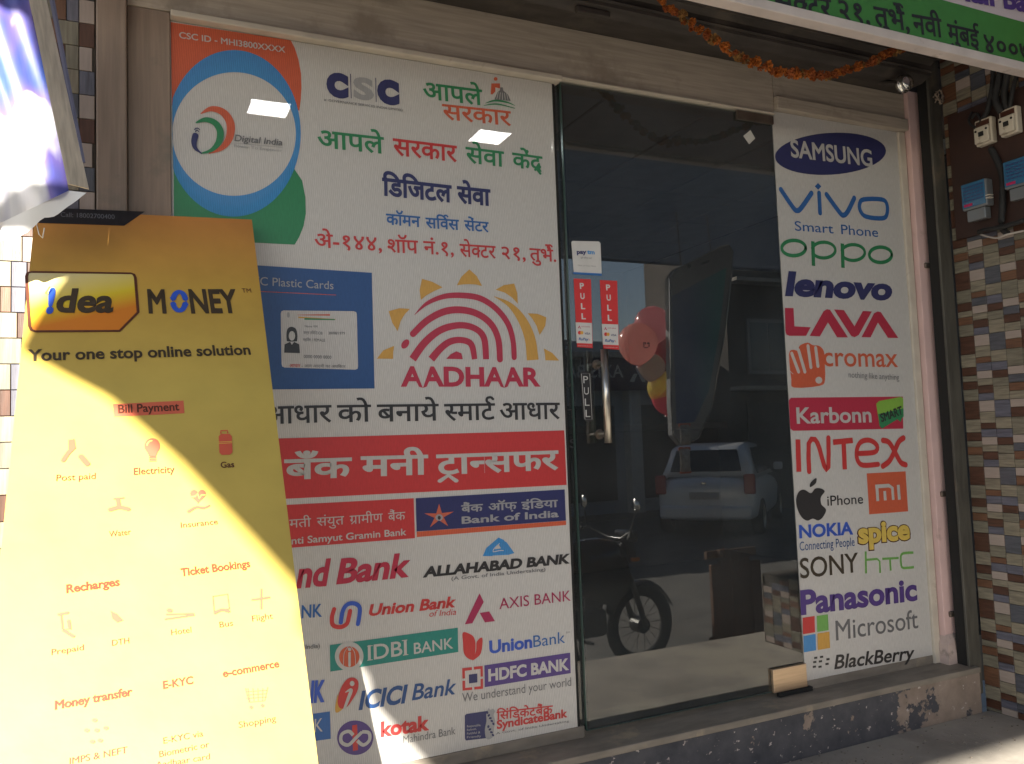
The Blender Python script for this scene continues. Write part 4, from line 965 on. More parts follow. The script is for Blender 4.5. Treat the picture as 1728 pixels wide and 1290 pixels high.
P.text(Z4, 'Your one stop online solution', (116, 669), (1050, 642), 46, 'ink', 2, 0.026)
P.poly(Z4, [(472, 850), (768, 835), (772, 888), (477, 903)], 'tan', 1)
P.text(Z4, 'Bill Payment', (495, 888), (751, 876), 34, 'umber', 2, 0.02)
P.text(Z4, 'Post paid', (235, 1172), (400, 1163), 26, 'umber', 2, 0.006); P.text(Z4, 'Electricity', (560, 1146), (731, 1136), 28, 'umber', 2, 0.014); P.text(Z4, 'Gas', (924, 1117), (981, 1114), 24, 'umber', 2, 0.02)
P.ell(Z4, (637, 1026), 33, 33, 'iconred', 2); P.poly(Z4, [(612, 1045), (662, 1045), (652, 1070), (624, 1070)], 'iconred', 2, 'emblem')
for k in range(3): P.rib(Z4, [(626, 1074 + k * 7), (652, 1073 + k * 7)], 5, 'iconred', 2, sm=0)
P.ring(Z4, (637, 1026), 22, 22, 4, 'yellow', 3, 190, 265)
P.poly(Z4, [(915, 985), (925, 975), (960, 975), (970, 985), (973, 1052), (962, 1062), (928, 1063), (918, 1054)], 'iconred', 2, 'emblem'); P.rib(Z4, [(924, 972), (924, 962), (952, 961), (952, 971)], 5, 'iconred', 2, sm=0)
P.rib(Z4, [(916, 1010), (971, 1007)], 2, 'yellow', 3, sm=0); P.rib(Z4, [(916, 1016), (971, 1013)], 2, 'yellow', 3, sm=0)
P.poly(Z4, [(285, 1000), (312, 995), (318, 1035), (300, 1050), (285, 1040)], 'iconred', 2, 'emblem'); P.rib(Z4, [(265, 1085), (285, 1055), (300, 1040)], 16, 'iconred', 2); P.rib(Z4, [(340, 1070), (365, 1100)], 20, 'iconred', 2, sm=0)
def heart(z, c, r_): return [(c[0] + r_ * (16 * math.sin(t) ** 3) / 16, c[1] - r_ * (13 * math.cos(t) - 5 * math.cos(2 * t) - 2 * math.cos(3 * t) - math.cos(4 * t)) / 16) for t in [2 * math.pi * k / 28 for k in range(28)]]
P.poly(Z5, heart(Z5, (879, 98), 36), 'iconred', 2, 'emblem'); P.rib(Z5, [(850, 104), (868, 102), (876, 88), (886, 112), (894, 96), (910, 95)], 4, 'yellow', 3, sm=0)
P.rib(Z5, [(838, 168), (870, 150), (905, 152), (930, 142)], [14, 12, 12, 8], 'iconred', 2)
P.text(Z5, 'Insurance', (803, 241), (968, 224), 24, 'umber', 2, 0.01)
P.rib(Z5, [(490, 160), (530, 150), (570, 158)], 18, 'iconred', 2); P.rib(Z5, [(528, 145), (524, 118)], 16, 'iconred', 2, sm=0); P.rib(Z5, [(508, 112), (548, 108)], 8, 'iconred', 2, sm=0)
P.text(Z5, 'Water', (485, 282), (582, 270), 26, 'umber', 2, 0.006)
for s_, a, b_, h, bo in (('Ticket Bookings', (803, 456), (1112, 414), 34, 1), ('Recharges', (294, 530), (532, 496), 36, 1), ('Money transfer', (243, 1048), (588, 984), 38, 1), ('E-KYC', (724, 956), (859, 932), 34, 1), ('e-commerce', (990, 904), (1241, 858), 34, 1)):
    P.text(Z5, s_, a, b_, h, 'heading', 2, 0.034)
for s_, a, b_, h in (('Hotel', (760, 718), (850, 705), 26), ('Bus', (975, 684), (1035, 675), 26), ('Flight', (1120, 657), (1212, 643), 26), ('Prepaid', (228, 806), (372, 783), 26), ('DTH', (497, 765), (574, 753), 26),
                     ('Shopping', (1060, 1130), (1226, 1099), 28), ('IMPS & NEFT', (308, 1292), (565, 1240), 30), ('E-KYC via', (725, 1200), (902, 1166), 28), ('Biometric or', (707, 1260), (929, 1214), 28), ('Aadhaar card', (690, 1308), (932, 1268), 28)):
    P.text(Z5, s_, a, b_, h, 'umber', 2, 0.006)
P.rib(Z5, [(262, 625), (300, 618)], 12, 'iconred', 2, sm=0); P.rib(Z5, [(272, 632), (278, 690), (300, 700)], 8, 'iconred', 2, sm=0); P.rib(Z5, [(305, 655), (310, 690), (280, 695), (325, 722)], 14, 'iconred', 2, sm=0)
P.poly(Z5, [(490, 608), (520, 622), (548, 652), (520, 662), (498, 645)], 'iconred', 2, 'emblem')
P.rib(Z5, [(735, 646), (860, 628)], 9, 'iconred', 2, sm=0); P.rib(Z5, [(740, 625), (858, 622)], 8, 'iconred', 2, sm=0); P.ell(Z5, (753, 608), 14, 10, 'iconred', 2)
P.rib(Z5, [(945, 545), (1010, 535), (1018, 600), (950, 610)], 7, 'iconred', 2, sm=0, closed=True); P.rib(Z5, [(955, 618), (985, 605), (1015, 612)], 14, 'iconred', 2)
P.rib(Z5, [(1120, 560), (1195, 550)], 10, 'iconred', 2, sm=0); P.rib(Z5, [(1160, 515), (1160, 598)], 10, 'iconred', 2, sm=0)
P.rib(Z5, [(1090, 955), (1105, 1015), (1175, 1008), (1188, 950)], 5, 'iconred', 2, sm=0)
for k in range(4): P.rib(Z5, [(1100 + k * 22, 955), (1108 + k * 19, 1012)], 4, 'iconred', 2, sm=0)
for k in range(3): P.rib(Z5, [(1095, 968 + k * 15), (1182, 962 + k * 15)], 4, 'iconred', 2, sm=0)
P.ell(Z5, (1115, 1038), 8, 8, 'iconred', 2); P.ell(Z5, (1165, 1030), 8, 8, 'iconred', 2)
for q in ((420, 1095), (385, 1140), (470, 1130), (430, 1140), (410, 1190), (445, 1185)): P.ell(Z5, q, 12, 9, 'iconred', 2)

# ================================================================== OVERHEAD SIGN
YS = -0.58
sg = thing('overhead_sign', 'white and green shop sign board with black Devanagari address at top right', 'sign', (2.4, YS, zz(1.3)))
zb = (W(1176, 0, YS).z + W(1728, 118, YS).z) / 2
SG = Surf((0, YS, EYE), (1, 0, 0), (0, 0, 1))
pinkw = mat('sign_white', (0.60, 0.52, 0.57), rough=0.5, noise_amt=0.05)
obj('sign_panel', BOX((-0.2, YS, zb + 0.02), (XR - 0.015, YS + 0.02, zb + 0.9)), pinkw, sg)
gz0 = zb + 0.032; gz1 = W(1728, 38, YS).z
P = Print(SG, sg, prn)
vs = [SG.pt(-0.2, gz0 - EYE, 1), SG.pt(XR - 0.015, gz0 - EYE, 1), SG.pt(XR - 0.015, gz1 - EYE, 1), SG.pt(-0.2, gz1 - EYE, 1)]
obj('green_band', (vs, [(0, 1, 2, 3)]), prn('brightgreen'), sg)
bm = BOX((-0.2, YS - 0.012, zb), (XR - 0.015, YS + 0.03, zb + 0.030), 0.003)
obj('bottom_edge', bm, mat('sign_edge', (0.62, 0.55, 0.53), rough=0.6, dirt=(0.3, 0.25, 0.22), dirt_amt=0.38, dirt_scale=12), sg)
Zg = Z(1100, 0, 0.3634)
P.text(Zg, 'शॉप नं.१,', (210, -120), (520, -55), 92, 'black', 3, 0.018, dv=True)
P.text(Zg, 'से^कटर', (560, -36), (830, 6), 92, 'black', 3, 0.018, dv=True)
P.text(Zg, '२१,', (862, 8), (1005, 36), 84, 'black', 3, 0.018, dv=True)
P.text(Zg, 'तुभेR,', (1026, 38), (1188, 68), 82, 'black', 3, 0.018, dv=True)
P.text(Zg, 'नवी', (1205, 74), (1342, 98), 82, 'black', 3, 0.018, dv=True)
P.text(Zg, 'मुंबई', (1368, 118), (1516, 152), 76, 'black', 3, 0.018, dv=True)
P.text(Zg, '४००७०५', (1538, 168), (1860, 240), 74, 'black', 3, 0.018, dv=True)
P.text(Zg, 'Mall', (1380, -12), (1590, 28), 90, 'purple', 3, 0.04); P.text(Zg, 'Bank', (1633, 36), (1850, 77), 90, 'purple', 3, 0.04)

# marigold garland
def flower_mesh(seed):
    rr = random.Random(seed); bm = bmesh.new()
    bmesh.ops.create_icosphere(bm, subdivisions=1, radius=0.010)
    for k in range(46):
        d = Vector((rr.gauss(0, 1), rr.gauss(0, 1), rr.gauss(0, 1))).normalized(); s = d.orthogonal().normalized(); s.rotate(Matrix.Rotation(rr.random() * 6.3, 3, d))
        L = 0.0135 + rr.random() * 0.004; t = d.cross(s); wd = 0.0042
        p = [d * 0.007 + s * wd * .5, d * 0.007 - s * wd * .5, d * L - s * wd + t * rr.uniform(-.003, .003), d * (L + 0.002), d * L + s * wd + t * rr.uniform(-.003, .003)]
        bm.faces.new([bm.verts.new(v) for v in p])
    me = bpy.data.meshes.new('flower'); bm.to_mesh(me); bm.free(); return me
FM = [flower_mesh(i) for i in range(5)]
fcols = [mat('marigold_orange', (0.40, 0.115, 0.014), rough=0.8, noise_amt=0.3, nscale=90), mat('marigold_deep', (0.26, 0.065, 0.012), rough=0.8, noise_amt=0.3, nscale=90), mat('marigold_dry', (0.22, 0.11, 0.03), rough=0.9, noise_amt=0.3, nscale=90)]
for i, me in enumerate(FM): me.materials.append(fcols[i % 3])
YG = -0.30
gpx = [(1070, -60), (1110, -8), (1133, 16), (1172, 45), (1213, 73), (1258, 100), (1310, 120), (1345, 123), (1385, 127), (1430, 118), (1472, 104), (1515, 84), (1560, 70)]
gpt = [W(x, y, YG + 0.03 * math.sin(i * 0.7)) for i, (x, y) in enumerate(gpx)]
gl = thing('marigold_garland', 'drooping garland of dry orange marigold flowers hung under the overhead sign', 'garland', gpt[6])
path = smooth_pts([tuple(p) for p in gpt], 12)
obj('string', TUBE(path, 0.0022, 5), mat('garland_string', (0.2, 0.17, 0.1), rough=0.9), gl)
tot = 0; last = path[0]; nf = 0
for p in path[1:]:
    tot += (p - last).length; 
    while tot > 0.0135:
        tot -= 0.0135
        for k in range(1):
            o = bpy.data.objects.new('flower', FM[rnd.randrange(5)]); COL.objects.link(o); o.parent = gl
            o.location = p - gpt[6] + Vector((rnd.uniform(-.006, .006), rnd.uniform(-.008, .008), rnd.uniform(-.008, .006)))
            o.rotation_euler = (rnd.random() * 6, rnd.random() * 6, rnd.random() * 6); sc_ = rnd.uniform(0.55, 1.1); o.scale = (sc_,) * 3
            nf += 1
    last = p

# ================================================================== METERS ON THE RIGHT WALL
XB = XR - 0.014
mb = thing('meter_board', 'dark brown wooden meter board fixed high on the tiled wall', 'meter board', (XR, WX(1660, 400, XR).y, WX(1660, 400, XR).z))
y_a = WX(1612, 300, XR).y; y_b = y_a - 0.42; z_a = WX(1625, 405, XR).z; z_b = WX(1612, 205, XR).z
obj('board', BOX((XR - 0.022, y_b, z_a), (XR - 0.0065, y_a, z_b + 0.02), 0.002), mat('dark_brown_board', (0.035, 0.014, 0.010), rough=0.55, noise_amt=0.3, nscale=6), mb)
cream = mat('cream_plastic', (0.50, 0.45, 0.37), rough=0.45, noise_amt=0.08, dirt=(0.25, 0.2, 0.15), dirt_amt=0.4, dirt_scale=18)
def fuse(px, py, lab):
    c = WX(px, py, XR - 0.04); t = thing('fuse_box', lab, 'fuse box', c, 'cream fuse boxes on the meter board')
    w_, h_ = 0.034, 0.050
    obj('case', BOX(c + Vector((-0.012, -w_, -h_)), c + Vector((0.0175, w_, h_)), 0.005), cream, t)
    obj('carrier', BOX(c + Vector((-0.026, -w_ + 0.006, -h_ + 0.006)), c + Vector((-0.0125, w_ - 0.004, 0.018)), 0.004), cream, t)
    obj('window', BOX(c + Vector((-0.0145, -w_ + 0.008, 0.023)), c + Vector((-0.0125, w_ - 0.007, h_ - 0.008))), mat('brown_plastic', (0.06, 0.02, 0.012), rough=0.3), t)
    obj('grip', BOX(c + Vector((-0.030, -0.010, -0.020)), c + Vector((-0.0262, 0.010, -0.002)), 0.0015), m_black, t)
    for s in (-1, 1): obj('screw', TUBE([c + Vector((-0.028, s * 0.021, 0.004)), c + Vector((-0.0262, s * 0.021, 0.004))], 0.0045, 8), m_black, t)
fuse(1663, 223, 'cream fuse box with black grip, left one nearer the dark rail')
fuse(1705, 206, 'cream fuse box with black grip, right one nearer the photo edge')
bluep = mat('blue_meter_face', (0.025, 0.115, 0.22), rough=0.25, noise_amt=0.08, coat=0.4)
clearp = mat('grey_clear_plastic', (0.14, 0.15, 0.16), rough=0.2, noise_amt=0.1, coat=0.5)
def meter(px, py, lab, w_=0.052, h_=0.052):
    c = WX(px, py, XR - 0.045); t = thing('electric_meter', lab, 'electric meter', c, 'blue electric meters on the meter board')
    obj('case', BOX(c + Vector((-0.02, -w_, -h_)), c + Vector((0.0225, w_, h_)), 0.006), clearp, t)
    obj('face', BOX(c + Vector((-0.0235, -w_ + 0.005, -h_ + 0.008)), c + Vector((-0.0202, w_ - 0.005, h_ - 0.003)), 0.001), bluep, t)
    obj('terminal_cover', BOX(c + Vector((-0.014, -w_ + 0.014, -h_ - 0.045)), c + Vector((0.02, w_ - 0.014, -h_ - 0.001)), 0.004), clearp, t)
    bm = bmesh.new()
    for k in range(5):
        zc = c.z + 0.034 - k * 0.013
        x_ = c.y + w_ - 0.014
        while x_ > c.y - w_ + 0.014:
            l_ = rnd.uniform(0.006, 0.018); bx(bm, (c.x - 0.0242, max(x_ - l_, c.y - w_ + 0.01), zc - 0.0024), (c.x - 0.0236, x_, zc + 0.0024)); x_ -= l_ + 0.004
    obj('small_print', bm, prn('navy'), t)
    obj('dial_window', BOX(c + Vector((-0.0246, 0.005, -0.040)), c + Vector((-0.0237, 0.040, -0.030)), 0.0003), prn('maroon'), t)
    for zc in (-0.028, -0.018): obj('seal_strap', BOX(c + Vector((-0.021, -w_ - 0.012, zc)), c + Vector((0.0, -w_ + 0.012, zc + 0.004))), m_trim, t)
meter(1649, 330, 'blue faced electric meter, lower left one beside the dark rail')
meter(1722, 292, 'blue faced electric meter cut by the right edge of the photo')
cb = thing('cable_bundle', 'thick black cables hanging down to the fuse boxes from under the sign', 'cables', WX(1690, 90, XR - 0.04))
def cable(pts, r_, m_=m_rubber):
    P_ = smooth_pts([tuple(WX(x, y, XR - d)) for x, y, d in pts], 6); obj('cable', TUBE(P_, r_, 7), m_, cb, smooth=True)
cable([(1672, 60, .03), (1676, 130, .05), (1668, 180, .05), (1660, 200, .04)], 0.010)
cable([(1685, 60, .03), (1688, 120, .06), (1680, 165, .06), (1690, 190, .05)], 0.013)
cable([(1700, 70, .03), (1702, 110, .07), (1695, 160, .05), (1700, 185, .04)], 0.012)
cable([(1725, 100, .03), (1712, 140, .06), (1706, 170, .05), (1704, 185, .04)], 0.008)
cable([(1640, 190, .03), (1635, 205, .05), (1645, 215, .05), (1655, 205, .05), (1648, 192, .04), (1640, 200, .05)], 0.005)
cable([(1672, 250, .03), (1690, 290, .035), (1692, 340, .04), (1690, 380, .04), (1700, 395, .04)], 0.012)
cable([(1652, 392, .03), (1665, 388, .05), (1690, 384, .06), (1728, 372, .06)], 0.009)
cable([(1655, 396, .03), (1680, 402, .05), (1700, 396, .06), (1728, 390, .05)], 0.004, mat('pale_wire', (0.4, 0.36, 0.33)))
bm = bmesh.new(); c = WX(1688, 150, XR - 0.05)

# ================================================================== FLEX BANNER AT THE TOP LEFT, in the sun
YB = -0.30
bl = bpy.data.materials.new('banner_print'); bl.use_nodes = True; n = bl.node_tree; b = n.nodes['Principled BSDF']
tc = n.nodes.new('ShaderNodeTexCoord'); mp = n.nodes.new('ShaderNodeMapping'); mp.inputs['Rotation'].default_value = (0, R(18), 0); mp.inputs['Scale'].default_value = (7, 7, 3.2); lk(n, tc.outputs['Object'], mp.inputs[0])
nz = n.nodes.new('ShaderNodeTexNoise'); nz.inputs['Scale'].default_value = 1.0; nz.inputs['Detail'].default_value = 3; lk(n, mp.outputs[0], nz.inputs['Vector'])
r = n.nodes.new('ShaderNodeValToRGB'); r.color_ramp.elements[0].position = 0.42; r.color_ramp.elements[0].color = (0.03, 0.08, 0.38, 1); r.color_ramp.elements[1].position = 0.60; r.color_ramp.elements[1].color = (0.75, 0.75, 0.78, 1)
e_ = r.color_ramp.elements.new(0.52); e_.color = (0.14, 0.11, 0.38, 1); e_ = r.color_ramp.elements.new(0.56); e_.color = (0.5, 0.5, 0.6, 1)
lk(n, nz.outputs[0], r.inputs[0]); lk(n, r.outputs[0], b.inputs['Base Color']); b.inputs['Roughness'].default_value = 0.5
bn = thing('hanging_flex_banner', 'sunlit blue and white flex banner on a wooden frame hanging at top left', 'banner', W(60, 150, YB))
# sheet: rows down, columns left; each row from the frame edge to the left, folded slightly
bm = bmesh.new(); rows = []
edge = [(40, -60), (48, 0), (66, 80), (86, 160), (100, 230), (112, 300), (116, 322)]
low = [(116, 340), (95, 372), (60, 392), (30, 405), (0, 418), (-40, 430)]
NR, NC = 26, 32
for i in range(NR + 1):
    t = i / NR; k = t * (len(edge) - 1); a = int(min(k, len(edge) - 2)); f_ = k - a
    ex = edge[a][0] + (edge[a + 1][0] - edge[a][0]) * f_; ey = edge[a][1] + (edge[a + 1][1] - edge[a][1]) * f_
    row = []
    for j in range(NC + 1):
        s = j / NC * 0.9; x = ex - s * 190; y = ey + min(s, 1.1) * 90 * t ** 2
        fold = 0.022 * math.sin(s * 11 + t * 3) * (0.2 + t) + 0.006 * math.sin(s * 31 + t * 9)
        row.append(bm.verts.new(W(x, y, YB + fold * 0.5 - 0.02 * s)))
    rows.append(row)
for a, c in zip(rows, rows[1:]):
    for j in range(NC): bm.faces.new((a[j], a[j + 1], c[j + 1], c[j]))
obj('printed_sheet', bm, bl, bn, smooth=True)
# white hem along the bottom
bm = bmesh.new(); prev = None
for j in range(NC + 1):
    s = j / NC * 0.9
    x = 116 - s * 190; y = 322 + min(s, 1.1) * 90; fold = 0.014 * math.sin(s * 9 + 2) * 1.3
    rag = 6 * math.sin(s * 17) + 3 * math.sin(s * 41)
    a = bm.verts.new(W(x, y, YB + fold * 0.5 - 0.02 * s - 0.002)); c = bm.verts.new(W(x + max(0, 1 - s * 3) * 30, y + 36 * min(1, 0.1 + s * 3) + rag * min(1, s * 4), YB + fold * 0.3 - 0.02 * s - 0.004))
    if prev: bm.faces.new((prev[0], a, c, prev[1]))
    prev = (a, c)
hemm = mat('white_flex_hem', (0.78, 0.78, 0.78), rough=0.5, noise_amt=0.03)
o = obj('white_hem', bm, hemm, bn, smooth=True)
bm = bmesh.new()
q = [(46, -20), (80, -20), (136, 270), (153, 318), (118, 318)]
e0 = [(40, -60), (112, 300), (116, 322)]
prism(bm, [W(43, -30, YB - 0.001), W(114, 310, YB - 0.001), W(150, 319, YB + 0.045), W(72, -30, YB + 0.045)], (0, 0.006, 0))
obj('side_frame', bm, mat('pale_wood_strip', (0.68, 0.62, 0.54), rough=0.7, stretch=(20, 20, 2), nscale=4, noise_amt=0.2), bn)
obj('frame_shade_strip', TUBE([W(82, -30, YB + 0.05), W(140, 275, YB + 0.05)], 0.006, 6), mat('bluish_frame_shade', (0.14, 0.15, 0.25), rough=0.6), bn)  # bluish strip colours in the shadow side of the frame
bm = TUBE([W(60, 372, YB), W(66, 396, YB - .01), W(72, 402, YB), W(75, 385, YB)], 0.0012, 5); obj('thread', bm, prn('pale'), bn)
bm = TUBE([W(26, 412, YB - .03), W(24, 430, YB - .03), W(30, 436, YB - .03), W(33, 420, YB - .03)], 0.0015, 5); obj('thread', bm, prn('pale'), bn)

# ================================================================== THE STREET BEHIND THE CAMERA (seen mirrored in the door)
# blue tarpaulin stretched over the front of the shops: it casts the shade
TZ = zz(2.14)
tp = thing('blue_tarpaulin', 'wide blue tarpaulin awning stretched overhead, mirrored as the dark upper half of the door', 'tarpaulin', (3, -3, TZ))
tx0 = 0.045 - 0.79 * 2.14
def cast(q): return q - SUN * ((TZ - q.z) / -SUN.z)          # where the sunbeam through q crosses the tarpaulin
_bp = W(425, 371, -0.05); _bn = Vector((1, 0, 0)).cross(Vector((0, 0.675, 1))).normalized()
def on_board(x, y):
    d = ray((x, y)); return CAMP + d * ((_bp - CAMP).dot(_bn) / d.dot(_bn))
edge_a = sorted([cast(on_board(*p)) for p in ((510, 1010), (430, 920), (300, 780), (180, 672), (100, 630), (40, 596))] + [cast(W(620, 1185)), cast(W(712, 1288))], key=lambda v: v.y)
edge_b = sorted([cast(W(x_, y_, -0.30)) for x_, y_ in ((20, 398), (50, 386), (78, 366), (96, 348), (110, 325), (112, 300), (98, 230), (84, 160), (64, 80), (50, 20))], key=lambda v: v.y)
def lerp(pts, y):
    for a, b in zip(pts, pts[1:]):
        if a.y <= y <= b.y: return a.x + (b.x - a.x) * (y - a.y) / (b.y - a.y + 1e-9)
def tarp_left(y):
    if y < edge_a[0].y: return edge_a[0].x
    if y <= edge_a[-1].y: return lerp(edge_a, y)
    if edge_b[0].y <= y <= edge_b[-1].y: return max(-1.76, lerp(edge_b, y) - (0.11 if y < -3.15 else 0.012))
    if y < edge_b[0].y: return cast(on_board(42, 596 - (y - edge_a[-1].y) * 440)).x - 0.015
    return -1.76                                               # left outline is shaped to light the banner and fit the shadow edges
bm = bmesh.new(); prev = None; NY = 320
for j in range(NY + 1):
    y = -0.27 - 6.08 * j / NY
    r_ = [bm.verts.new((x, y, TZ)) for x in (tarp_left(y), 2.0, 6.0, 10.0, 14.4)]
    if prev:
        for k in range(4): bm.faces.new((prev[k], prev[k + 1], r_[k + 1], r_[k]))
    prev = r_
m_tarp = mat('blue_tarpaulin', (0.05, 0.08, 0.15), rough=0.5, noise_amt=0.15, nscale=2)
glowing_cloth(m_tarp, (0.07, 0.09, 0.13), 0.3)
o = obj('sheet', bm, m_tarp, tp, smooth=True)
bam = mat('bamboo_pole', (0.22, 0.15, 0.08), rough=0.6)
for x_ in (tx0 + 0.2, 10.5, 14.0):
    obj('pole', TUBE([(x_, -6.3, ZR), (x_, -6.3, TZ)], 0.035, 8), bam, tp)
obj('ridge_pole', TUBE([(tx0, -6.32, TZ + 0.03), (tx0 + 16.0, -6.32, TZ + 0.03)], 0.028, 8), bam, tp)
# neighbouring shops continue right of the tiled wall so the street reads as a row
obj('street_far_ground', BOX((-60, -60.0, -0.29), (60, -12.0, 0.02)), mat('dusty_ground', (0.20, 0.17, 0.13), rough=0.95, noise_amt=0.2), kind='structure')

# opposite building
yb = -13.0
ob = thing('opposite_building', 'pale building across the street mirrored in the middle of the door', 'building', (9, yb, 0))
palew = mat('pale_blue_wall', (0.34, 0.38, 0.42), rough=0.9, noise_amt=0.1, nscale=1, dirt=(0.2, 0.2, 0.2), dirt_amt=0.45, dirt_scale=0.7)
obj('facade', BOX((-8, yb - 6, 0), (26, yb, 3.75)), palew, ob)
for k, xx in enumerate((3.6, 6.8, 10.0, 13.2, 16.4)):
    obj('shop_opening_shade', BOX((xx, yb - 0.02, 0.3), (xx + 2.6, yb + 0.03, 2.35)), mat('opening_shade', (0.02, 0.02, 0.022), rough=0.7), ob)  # near-black slabs stand for the shade inside the open shops
for xx in (3.4, 6.6, 9.8, 13.0, 16.2, 19.4): obj('column', BOX((xx - 0.15, yb, 0), (xx + 0.15, yb + 0.25, 3.7)), mat('column_white', (0.5, 0.5, 0.48), rough=0.9), ob)
for zw in ():
    for xx in (4.2, 7.4, 10.6, 13.8):
        w0 = obj('window', BOX((xx, yb - 0.01, zw), (xx + 1.4, yb + 0.04, zw + 1.2)), mat('window_frame_grey', (0.2, 0.2, 0.2)), ob)
        obj('window_pane', BOX((xx + 0.08, yb + 0.041, zw + 0.08), (xx + 1.32, yb + 0.05, zw + 1.12)), mat('far_pane', (0.03, 0.04, 0.05), rough=0.1), w0)
obj('sunshade', BOX((2, yb + 0.001, 3.35), (20, yb + 0.6, 3.45)), m_conc, ob)
bs = thing('bank_sign', 'dark maroon bank signboard across the street, mirrored faintly beside the door handle', 'sign', (10.2, yb + 0.3, 2.9))
a = VM(1140, 602, 12.6); c = VM(985, 660, 12.6)
obj('board', BOX((c.x, -12.66, c.z), (a.x, -12.6, a.z), 0.01), mat('maroon_board', (0.06, 0.012, 0.035), rough=0.6), bs)
me_v, me_f = raw_text('AXIS BANK', 0.01)
xs = [v[0] for v in me_v]; wtx = max(xs); x_l = VM(1055, 640, 12.6).x
k_ = 0.20 * (VM(1055, 620, 12.6).z - VM(1055, 660, 12.6).z) / 0.30
tx = [Vector((x_l - 0.3 - (wtx - x) * -0.0 + (-x) * k_ * 1.9 * 0 + x * 0, 0, 0)) for x, y in me_v] if False else None
hh = 0.36 * (a.z - c.z) / 0.686
# the board faces +y, so its writing runs towards -x
v3 = [Vector((x_l - 0.05 - x * hh, -12.595, c.z + (a.z - c.z) * 0.38 + y * hh)) for x, y in me_v]
obj('lettering', (v3, me_f), prn('white'), bs)
ex = x_l + 0.1
obj('emblem', ([(ex + 0.42, -12.595, c.z + 0.18), (ex + 0.24, -12.595, a.z - 0.12), (ex + 0.16, -12.595, a.z - 0.26), (ex + 0.32, -12.595, c.z + 0.18), (ex + 0.22, -12.595, c.z + 0.36), (ex + 0.12, -12.595, c.z + 0.36), (ex + 0.0, -12.595, c.z + 0.18), (ex + 0.12, -12.595, c.z + 0.18)], [(0, 1, 2, 3), (4, 5, 6, 7)]), prn('white'), bs)

# balloons, hung in the sun in front of the tarpaulin edge
D_B = 4.6
grp = 'balloons mirrored in the door'
def balloon(px, py, rpx, matl, lab):
    c = VM(px, py, D_B); dist = (Vector((c.x, -c.y, c.z)) - CAMP).length; r_ = rpx / F * dist * 1.02
    t = thing('balloon', lab, 'balloon', c, grp)
    bm = bmesh.new(); prof = []
    for k in range(17):
        a = math.pi * k / 16; rr = math.sin(a) * r_; h = math.cos(a) * r_
        if h < 0: rr *= 1 - 0.12 * (-h / r_); h *= 1.12
        prof.append((max(rr, 0.001), h))
    prof += [(0.012, -r_ * 1.16), (0.02, -r_ * 1.2)]
    lathe(bm, prof, c, 'z', 28); obj('skin', bm, matl, t, smooth=True)
    obj('knot', TUBE([c + Vector((0, 0, -r_ * 1.12)), c + Vector((0, 0, -r_ * 1.22))], [0.014, 0.022], 10), matl, t)
    return t, c, r_
def rb(nm, c, glow=0.0):
    m = mat(nm, c, rough=0.16, noise_amt=0.04, coat=0.5)
    if glow and 'Translucent BSDF' not in m.node_tree.nodes:      # thin rubber skin lets the sun through
        n = m.node_tree; t = n.nodes.new('ShaderNodeBsdfTranslucent'); t.inputs[0].default_value = tuple(c) + (1,)
        x = n.nodes.new('ShaderNodeMixShader'); x.inputs[0].default_value = glow
        lk(n, n.nodes['Principled BSDF'].outputs[0], x.inputs[1]); lk(n, t.outputs[0], x.inputs[2]); lk(n, x.outputs[0], n.nodes['Material Output'].inputs[0])
    return m
pk = rb('coral_balloon_skin', (0.97, 0.60, 0.56), 0.72); pk2 = rb('pink_balloon_skin', (0.97, 0.60, 0.64), 0.72); rd = rb('red_balloon_skin', (0.50, 0.05, 0.07), 0.72); yl = rb('yellow_balloon_skin', (0.92, 0.88, 0.30), 0.72); wt = rb('white_balloon_skin', (0.55, 0.48, 0.44), 0.72); pk3 = rb('rose_balloon_skin', (0.9, 0.25, 0.40), 0.72)
t, c, r_ = balloon(1076, 579, 33, pk, 'large coral balloon with a small dark printed mark, left of the bunch')
mk = bmesh.new()
for dx, dz, w_, h_ in ((-0.028, 0.0, 0.012, 0.045), (0.028, 0.0, 0.012, 0.045), (-0.014, 0.012, 0.014, 0.02), (0.014, 0.012, 0.014, 0.02), (0, -0.03, 0.05, 0.008)):
    yo = math.sqrt(max(0, r_ ** 2 - (dx - 0.03) ** 2 - (dz - 0.04) ** 2)) + 0.002
    bx(mk, c + Vector((dx - 0.03 - w_ / 2, yo, dz - 0.04 - h_ / 2)), c + Vector((dx - 0.03 + w_ / 2, yo + 0.003, dz - 0.04 + h_ / 2)))
obj('printed_mark', mk, prn('black'), t)
balloon(1101, 548, 30, pk2, 'pink balloon at the top of the bunch')
balloon(1128, 590, 24, rd, 'dark red balloon at the right of the bunch beside the phone')
balloon(1100, 620, 22, wt, 'dull white balloon in the middle of the bunch')
balloon(1120, 655, 27, yl, 'yellow balloon low in the bunch')
balloon(1124, 672, 24, pk3, 'rose balloon lowest in the bunch under the yellow one')
